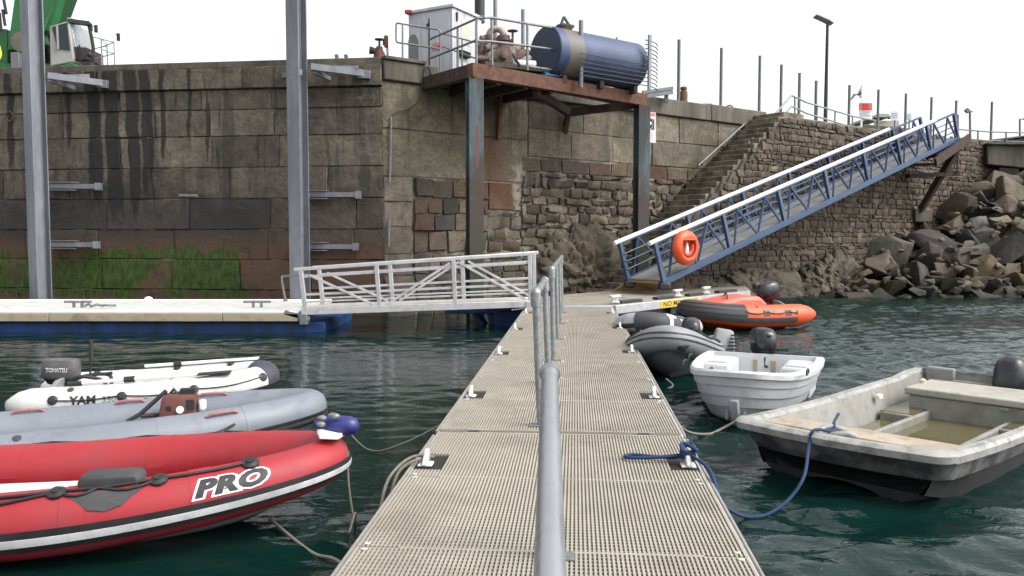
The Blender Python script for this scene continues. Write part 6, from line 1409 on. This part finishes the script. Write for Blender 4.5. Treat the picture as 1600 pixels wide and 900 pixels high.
m = MB(); m.beam(wallR(781, 150, .15), wallR(779, 218, .15), .1, .12, up=Wn); tag(m.build('wall_channel', M_RUST), 'rusty vertical channel on the wall under the platform', 'channel')
m = MB(); p = wallpt(17, 183, .02); m.tube([p+V(.09*math.cos(R(a)), -.06, .13*math.sin(R(a))) for a in range(0, 360, 24)], .028, 8, closed=True); tag(m.build('mooring_ring', M_RUSTD, smooth=50), 'rusty mooring ring on the far left of the quay wall', 'ring')
for px, y, lab in ((562, 155, 'left rusty fixing plate with pale halo near the wall corner'), (583, 153, 'right rusty fixing plate with pale halo near the wall corner')):
    m = MB(); p = wallpt(px, y, .0); m.lathe(p, Ln, [(.09, 0), (.08, .02)], 14); o = tag(m.build('wall_plate', mat('pale_mortar', (.12, .105, .085), .9)), lab, 'plate', 'fixing plates near the wall corner'); m = MB(); m.lathe(p, Ln, [(.045, .02), (.04, .07)], 10); m.build('bolt', M_RUST, o)
m = MB(); m.beam(wallpt(280, 305, .05), wallpt(308, 305, .05), .04, .06); m.beam(wallpt(308, 305, .05), wallpt(308, 308, .05), .04, .04); tag(m.build('wall_bar', M_GALV), 'small pale bar fixed to the dark part of the quay wall', 'bar')
# hydrant and box on the quay by the corner
t = thing('hydrant_valve', 'rusty valve with hand wheel on the quay edge above the wall corner', 'valve', aty(593, 90, 21.9))
m = MB(); p = aty(593, 89, 21.9); m.lathe(p, (0,0,1), [(.16, -.05), (.14, .1), (.1, .16), (.08, .26), (.03, .28), (.025, .45)], 14); m.build('body', M_RUST, t, smooth=50)
m = MB(); m.lathe(p+V(0,0,.43), (0,0,1), [(.12, 0), (.12, .025)], 14); m.build('hand_wheel', M_RUSTD, t); m = MB(); m.tube([p+V(0,0,.12), p+V(-.2,-.03,.16)], [.07, .09], 10); m.lathe(p+V(-.2,-.03,.16), (-1,-.1,.1), [(.1, 0), (.1, .05)], 12); m.build('outlet', M_RUSTD, t, smooth=50)
t = thing('marker_post', 'small brown box on a thin post beside the rusty valve', 'post', aty(605, 90, 22.0))
m = MB(); m.tube(ln((606, 92, 22), (605, 72, 22)), .03, 8); m.build('post', M_GALV, t); m = MB(); m.box(aty(603.5, 65, 22), (.1, .1, .3)); m.beam(aty(600, 60, 22), aty(600, 71, 22), .06, .05, up=(0,1,0)); m.build('box', M_RUST, t, bevel=.01)
for px, lab in ((525.5, 'left small dark angled stub on the quay coping'), (540, 'right small dark angled stub on the quay coping')):
    m = MB(); m.beam(aty(px+1.5, 93, 22), aty(px, 85.5, 22), .09, .08, up=(0,1,0)); tag(m.build('coping_stub', M_POLE), lab, 'stub', 'pair of stubs on the quay coping')
# ------------------------------------------------------------------ green material handler and worker
M_GRN = mat('machine_green', (.016, .13, .034), .4, var=.12, sc=1.5, dirt=(.012, .08, .025), dsc=2, damt=.4)
M_GRND = mat('machine_green_shaded', (.01, .07, .02), .45, var=.15)  # darker copy of the machine green, paints the boom underside as shaded
t = thing('material_handler', 'green crane excavator with grey glazed cab and guard rails on the quay', 'excavator', aty(80, 105, 29))
YE = 29.0
def ep(px, py, dy=0): return aty(px, py, YE+dy)
m = MB(); m.prism([ep(-40, 118), ep(128, 118), ep(124, 102), ep(90, 99), ep(-40, 99)], (0, 2.6, 0)); m.build('upper_deck', M_GRN, t, bevel=.03)
m = MB(); m.prism([ep(-60, 112, .3), ep(12, 112, .3), ep(11, 45, .3), ep(-60, 40, .3)], (0, 2.0, 0)); m.build('engine_house', M_GRN, t, bevel=.05)
m = MB(); m.prism([ep(8, 106, .5), ep(76, 106, .5), ep(72, 40, .5), ep(30, 60, .5)], (0, 1.4, 0)); m.build('machine_frame', M_DARK, t)
m = MB(); m.prism([ep(11, 78, -.1), ep(40, 78, -.1), ep(72, 70, -.1), ep(66, 55, -.1), ep(100, -30, -.1), ep(26, -30, -.1)], (0, .35, 0)); m.build('boom_side_plate', M_GRN, t, bevel=.03)
m = MB(); m.prism([ep(70, 52, .26), ep(80, 38, .26), ep(97, -10, .26), ep(116, -40, .26), ep(70, -40, .26), ep(60, 30, .26)], (0, 1.0, 0)); m.build('boom_far_plate', M_GRND, t, bevel=.03)
m = MB(); m.beam(ep(80, 50, .1), ep(96, -10, .0), .3, .16); m.build('boom_edge', M_GRN, t)
m = MB(); m.lathe(ep(34, 66, -.15), (0, -1, 0), [(.34, 0), (.34, .06), (.28, .07)], 20); m.build('pivot_pin', mat('brown_pivot', (.13, .11, .09), .7), t, smooth=40)
m = MB(); m.box(ep(27, 97, -.2), (.28, .3, .6)); m.build('step_box', mat('grey_step_box', (.14, .14, .15), .6), t, bevel=.02)
for a, b in (((10, 22), (5, -5)), ((8, 40), (4, 15)), ((2, 48), (-1, 20))):
    m = MB(); m.tube([ep(*a), ep(*b)], .05, 8); m.build('hose', M_BLACK, t)
cab = thing('cabx', 'x', 'x') if False else None
M_CABG = mat('cab_grey', (.3, .3, .29), .45, var=.06); M_GLS = NT('tinted_glass'); M_GLS.color((.01, .03, .03)); M_GLS.set('Roughness', .06); M_GLS.set('Transmission Weight', .35); M_GLS = M_GLS.m
M_GLL = NT('clear_glass'); M_GLL.color((.75, .82, .85)); M_GLL.set('Roughness', .05); M_GLL.set('Transmission Weight', .85); M_GLL.set('IOR', 1.1); M_GLL = M_GLL.m
m = MB(); m.prism([ep(78, 104, -.3), ep(113, 97, -.3), ep(115, 90, -.3), ep(108, 33, -.3), ep(105, 32.5, -.3), ep(77, 41, -.3)], (0, 1.6, 0)); cb = m.build('cab', M_CABG, t, bevel=.04)
m = MB(); m.prism([ep(81, 42, -.33), ep(104, 35.5, -.33), ep(109, 79, -.33), ep(90, 76, -.33)], (0, .04, 0)); m.build('door_window', M_GLS, cb)
m = MB(); m.beam(ep(89, 40, -.36), ep(91, 77, -.36), .05, .05, up=(0,1,0)); m.build('window_bar', M_CABG, cb)
m = MB(); m.prism([ep(110, 37, -.2), ep(125, 40, -.1), ep(134, 72, -.1), ep(118, 72, -.2)], (0, .05, 0)); m.build('windscreen', M_GLL, cb)
m = MB(); m.prism([ep(115, 73, -.2), ep(134.5, 74, -.1), ep(135, 92, -.1), ep(116, 94, -.2)], (0, 1.2, 0)); m.build('cab_interior', mat('cab_interior', (.03, .018, .018), .7), cb)
m = MB(); m.beam(ep(107, 33, -.2), ep(141, 37.5, -.0), .3, .12); m.beam(ep(141, 37, 0), ep(142, 48, 0), .1, .1, up=(0,1,0)); m.tube(spline([ep(139, 40), ep(143, 58), ep(146, 78), ep(145, 96)], 5), .06, 8); m.beam(ep(124, 70, -.2), ep(125, 99, -.2), .04, .04, up=(0,1,0)); m.build('cab_guard', M_BLACK, cb)
m = MB(); m.box(ep(112, 31, 0), (.22, .2, .1)); m.build('roof_lamp', mat('lamp_white', (.5,.5,.5), .4), cb, bevel=.02)
m = MB(); m.prism([ep(80, 105, -.35), ep(112, 98, -.35), ep(123, 102, -.35), ep(120, 112, -.35), ep(80, 112, -.35)], (0, .8, 0)); m.build('side_skirt', M_GRN, t, bevel=.03)
m = MB(); m.ball(ep(140, 85, -.2), (.1, .08, .1), 10, 7); m.build('work_lamp', M_BLACK, cb); m = MB(); m.box(ep(138, 100, -.2), (.3, .3, .1)); m.build('step_plate', M_BLACK, cb)
for x, y in ((150, 45), (185, 58)):
    m = MB(); m.box(ep(x, y, -.2), (.1, .08, .25)); m.beam(ep(x-1, y-5, -.2), ep(x-6, y-3, -.1), .02, .02); m.build('mirror', M_BLACK, t, bevel=.02)
m = MB()
for a, b in (((146, 58), (178, 66)), ((147, 76), (158, 74)), ((158, 74), (178, 66)), ((158, 60), (168, 70)), ((147, 92), (178, 84)), ((158, 77), (178, 84)), ((148, 76), (166, 72))): m.tube([ep(*a), ep(*b)], .018, 6)
m.build('guard_rail', M_GALVR, t)
for x, y in ((158, 60), (167, 69), (178, 65)):
    m = MB(); m.tube([ep(x, y), ep(x+1.5, 110)], .025, 6); m.build('guard_post', M_GALVR, t)
# worker half in view at the left edge
t = thing('person', 'worker in a bright yellow high visibility jacket at the left edge, back turned', 'person', V(-15.35, 25.0, 6.22))
def skin(name, verts, edges, radii, mt, root=0, sub=2):
    me = bpy.data.meshes.new(name); inv = MW[t.name].inverted(); me.from_pydata([tuple(inv @ v) for v in verts], edges, []); me.materials.append(mt)
    o = bpy.data.objects.new(name, me); C.objects.link(o); o.parent = t; MW[o.name] = MW[t.name]
    sm = o.modifiers.new('skin', 'SKIN'); sm.use_smooth_shade = True
    for i, r_ in enumerate(radii): me.skin_vertices[0].data[i].radius = (r_, r_) if not isinstance(r_, tuple) else r_
    me.skin_vertices[0].data[root].use_root = True
    sb = o.modifiers.new('sub', 'SUBSURF'); sb.levels = sub; sb.render_levels = sub; return o
P0 = V(-15.35, 25.0, 6.22); q = lambda x, y, z: P0+V(x, y, z)
vb = [q(0,0,.95), q(0,0,1.15), q(0,.02,1.38), q(0,.02,1.5), q(0,.0,1.58), q(0,-.02,1.7), q(-.2,.02,1.42), q(-.27,.0,1.14), q(-.26,-.14,.95), q(.2,.02,1.42), q(.28,.0,1.14), q(.27,-.12,.93), q(-.1,0,.88), q(-.12,.02,.5), q(-.13,.04,.09), q(-.13,-.1,.05), q(.1,0,.88), q(.12,-.02,.5), q(.13,.04,.09), q(.13,-.1,.05), q(-.26,-.22,.9), q(.27,-.2,.88)]
eb = [(0,1),(1,2),(2,3),(3,4),(4,5),(2,6),(6,7),(7,8),(2,9),(9,10),(10,11),(0,12),(12,13),(13,14),(14,15),(0,16),(16,17),(17,18),(18,19),(8,20),(11,21)]
skin('body', vb, eb, [(.17,.13),(.17,.12),(.18,.12),.065,.07,.1,.075,.055,.038,.075,.055,.038,.09,.065,.05,.045,.09,.065,.05,.045,.035,.035], mat('dark_work_trousers', (.02, .022, .035), .8))
M_HIV = mat('hi_vis_yellow', (.5, .62, .03), .7, var=.1)
vj = [q(0,0,.9), q(0,0,1.15), q(0,.02,1.4), q(-.21,.02,1.43), q(-.28,.0,1.14), q(-.27,-.12,.98), q(.21,.02,1.43), q(.29,.0,1.14), q(.28,-.1,.96), q(0,.01,1.5)]
skin('jacket', vj, [(0,1),(1,2),(2,3),(3,4),(4,5),(2,6),(6,7),(7,8),(2,9)], [(.22,.17),(.21,.16),(.2,.15),.095,.078,.062,.095,.078,.062,.09], M_HIV, 0)
m = MB(); m.ball(q(0,-.02,1.72), (.1,.12,.13), 14, 10); m.build('safety_helmet', M_WHITE, t, smooth=60)
# ------------------------------------------------------------------ rocks
ROCKC = {'grey': (.1, .09, .078), 'dark': (.045, .038, .033), 'tan': (.135, .11, .078), 'brown': (.09, .068, .05), 'ochre': (.13, .094, .052)}
ROCKM = {k: mat(k+'_rock', v, .88, var=.3, sc=2.2, dirt=mul(v, .38), dsc=1.8, damt=.55, bump=.03, bsc=9) for k, v in ROCKC.items()}
for k_, m_ in ROCKM.items():          # dark wet tide band near the water
    nt_ = m_.node_tree; bs = next(n for n in nt_.nodes if n.type == 'BSDF_PRINCIPLED'); src = bs.inputs['Base Color'].links[0].from_socket
    ge = nt_.nodes.new('ShaderNodeNewGeometry'); sx_ = nt_.nodes.new('ShaderNodeSeparateXYZ'); mp_ = nt_.nodes.new('ShaderNodeMapRange'); mx_ = nt_.nodes.new('ShaderNodeMix'); mx_.data_type = 'RGBA'
    for i_, v_ in ((1, .15), (2, .75), (3, .75), (4, 0)): mp_.inputs[i_].default_value = v_
    nt_.links.new(ge.outputs['Position'], sx_.inputs[0]); nt_.links.new(sx_.outputs[2], mp_.inputs[0]); nt_.links.new(mp_.outputs[0], mx_.inputs[0]); nt_.links.new(src, mx_.inputs[6]); mx_.inputs[7].default_value = (.018, .017, .011, 1); nt_.links.new(mx_.outputs[2], bs.inputs['Base Color'])
def boulder(c, s, seed, mt, flat=1):
    r_ = random.Random(seed); bm = bmesh.new(); rot = Matrix.Rotation(r_.uniform(0, 6.3), 3, 'Z') @ Matrix.Rotation(r_.uniform(-.5, .5), 3, 'X') @ Matrix.Rotation(r_.uniform(-.4, .4), 3, 'Y')
    ax_ = (r_.uniform(.9, 1.35), r_.uniform(.75, 1.05), r_.uniform(.55, .85)*flat)
    for k in range(r_.randint(8, 12)):
        d = V(r_.gauss(0,1), r_.gauss(0,1), r_.gauss(0,1)).normalized(); d *= r_.uniform(.85, 1.05)
        bm.verts.new(rot @ V(d.x*ax_[0], d.y*ax_[1], d.z*ax_[2])*(s/2))
    h = bmesh.ops.convex_hull(bm, input=bm.verts); bmesh.ops.delete(bm, geom=list({g for g in h['geom_interior'] if isinstance(g, bmesh.types.BMVert)}), context='VERTS')
    bmesh.ops.bevel(bm, geom=bm.edges[:], offset=s*.014, segments=1, affect='EDGES', profile=.6)
    bmesh.ops.triangulate(bm, faces=bm.faces[:]); bmesh.ops.subdivide_edges(bm, edges=[e for e in bm.edges if e.calc_length() > s*.16], cuts=2); bmesh.ops.triangulate(bm, faces=bm.faces[:])
    off = V(seed*3.1, seed*1.7, 0)
    for v in bm.verts: 
        v.co += v.normal*(s*.03*noise.fractal(v.co*(3/s)+off, 1, 2, 4))
    me = bpy.data.meshes.new('boulder'); bm.to_mesh(me); bm.free(); me.materials.append(mt)
    for p in me.polygons: p.use_smooth = True
    me.set_sharp_from_angle(angle=R(22))
    o = bpy.data.objects.new('boulder', me); C.objects.link(o); o.location = c; return o
def slope(px, py):
    # sight line meets the slope of the heap : z = k (Y - Yf)
    d = ray(px, py); kx = .36+.24*min(1, max(0, (px-1330)/260)); Yf = 28.1; s = (CZ + kx*Yf)/(kx*d.y - d.z) if abs(kx*d.y-d.z) > 1e-6 else 30
    return V(0,0,CZ)+d*s
top_line = lambda px: 388 - (px-1330)*.42 if px < 1480 else 325-(px-1480)*.42
items = []; rr_ = random.Random(5); tries = 0
rows = [(462, 'along the waterline', 46), (442, 'just above the waterline row', 52), (420, 'low in the heap', 56), (397, 'in the middle of the heap', 58), (372, 'above the middle of the heap', 58), (346, 'high in the heap', 56), (320, 'near the top of the heap', 54), (296, 'at the top of the heap', 50), (278, 'at the very top by the concrete block', 46)]
names = list(ROCKC); seed = 0
ordn = ['first','second','third','fourth','fifth','sixth','seventh','eighth','ninth','tenth','eleventh','twelfth','thirteenth','fourteenth','fifteenth','sixteenth','seventeenth','eighteenth','nineteenth','twentieth']
for y, where, w_ in rows:
    x0 = 1338 + max(0, (388-y))*1.95 if y < 388 else 1338-(y-400)*.25
    x = x0 + rr_.uniform(0, 15); k = 0
    while x < 1650:
        seed += 1; s_px = w_*.84*rr_.uniform(.65, 1.4); px, py = x+s_px*.3, y+rr_.uniform(-7, 7); p = slope(px, py)
        col = rr_.choices(names, [4, 2.4, 2.4, 2.6, 1.6 if y > 400 else .6])[0]; s = s_px*p.y/F*1.3
        o = boulder(p - V(0,0,s*.08), s, seed, ROCKM[col]); k += 1
        size = 'small' if s_px < w_*.72 else ('large' if s_px > w_*1.0 else 'medium')
        lab = '%s %s boulder %s, %s from the left there' % (size, col, where, ordn[min(k-1, 19)])
        tag(o, lab, 'boulder', 'boulders heaped at the foot of the wall'); x += s_px*.78
for px, py, s, col, lab in ((1352, 388, 1.05, 'brown', 'brown pointed boulder at the left end of the heap against the wall'), (1530, 310, 1.0, 'dark', 'dark rounded boulder set high against the wall right of the strut'), (1318, 462, .7, 'grey', 'low grey boulder at the waterline, outermost left'), (1515, 455, 1.1, 'tan', 'pale tan boulder standing at the waterline below the heap'), (1296, 463, .5, 'dark', 'dark flat boulder awash at the foot of the rubble wall')):
    seed += 1; tag(boulder(slope(px, py), s, seed, ROCKM[col]), lab, 'boulder', 'boulders heaped at the foot of the wall')
for k in range(95):
    px = rr_.uniform(1335, 1600); py = rr_.uniform(max(300, 400-(px-1330)*.4), 466); s = rr_.uniform(.28, .6); seed += 1; col = rr_.choice(names)
    tag(boulder(slope(px, py)-V(0,.25,-.1), s, seed, ROCKM[col]), 'small loose %s stone lying in the gaps of the boulder heap' % col, 'stone', '%s stones between the boulders' % col)
# ground of the heap
m = MB(); g = []
for i in range(31):
    for j in range(15):
        x = 9.0+i*.85; y = 27.7+j*.8; px = 800+x/y*F; kx = .36+.24*min(1, max(0, (px-1330)/260)); lim = min(1, max(0, (px-1290)/60))
        g.append(V(x, y, -.8 + lim*(kx*(y-28.1)-.05) + .35*noise.fractal(V(x, y, 0), 1, 2, 3)))
m.add(g, [(i*15+j, (i+1)*15+j, (i+1)*15+j+1, i*15+j+1) for i in range(30) for j in range(14)])
tag(m.build('shore_ground', ROCKM['dark'], smooth=60), kind='structure')
# natural rock at the foot of the walls
def outcrop(c, rad, seed, mt, label, amp=.28):
    bm = bmesh.new(); bmesh.ops.create_icosphere(bm, subdivisions=6, radius=1)
    for v in bm.verts:
        p = V(v.co.x*rad[0], v.co.y*rad[1], v.co.z*rad[2]); n_ = p*.8+V(seed*5, 0, seed)
        d_ = noise.voronoi(n_*V(1.3, 1.3, 2.0) if False else V(n_.x*1.6, n_.y*1.6, n_.z*2.4))[0]; d2_ = noise.voronoi(n_*4.5)[0]
        k = amp*(noise.fractal(n_, 1, 2, 5)*.5 + min(.6, d_[1]-d_[0])*1.3 + min(.5, d2_[1]-d2_[0])*.7 - .55); v.co = p + p.normalized()*k
    me = bpy.data.meshes.new('rock_outcrop'); bm.to_mesh(me); bm.free(); me.materials.append(mt)
    for p in me.polygons: p.use_smooth = True
    me.set_sharp_from_angle(angle=R(24))
    o = bpy.data.objects.new('rock_outcrop', me); C.objects.link(o); o.location = c; o.rotation_euler.z = math.atan2(Wd.y, Wd.x); return tag(o, label, 'rock')
M_OUT = mat('bedrock', (.1, .08, .055), .88, var=.55, sc=1.6, dirt=(.03, .027, .02), dsc=1.4, damt=.7, bump=.08, bsc=5)
M_OUTG = mat('weedy_bedrock', (.088, .069, .046), .88, var=.6, sc=1.6, dirt=(.022, .022, .014), dsc=1.4, damt=.65, bump=.04, bsc=7)
outcrop(A+Wd*6.5+Wn*.1+V(0,0,.7), (2.1, .75, 1.7), 1, M_OUTG, 'weedy bedrock bulging from the wall foot behind the walkway handrail', .35)
outcrop(A+Wd*3.6+Wn*.2+V(0,0,.1), (1.9, .5, .8), 2, M_OUT, 'low brown bedrock along the wall foot behind the white gangway', .25)
outcrop(A2+Wd*13.0+Wn*.15+V(0,0,.1), (3.0, .6, .9), 3, M_OUT, 'long bedrock ledge at the foot of the rubble wall behind the orange boat', .35)
outcrop(A2+Wd*16.8+Wn*.35+V(0,0,.2), (2.0, .8, 1.2), 4, M_OUT, 'broken bedrock mound at the waterline left of the boulder heap', .4)
outcrop(A2+Wd*9.6+Wn*.2+V(0,0,.25), (1.4, .4, .7), 5, M_OUTG, 'mossy bedrock lump beneath the foot of the blue gangway', .25)
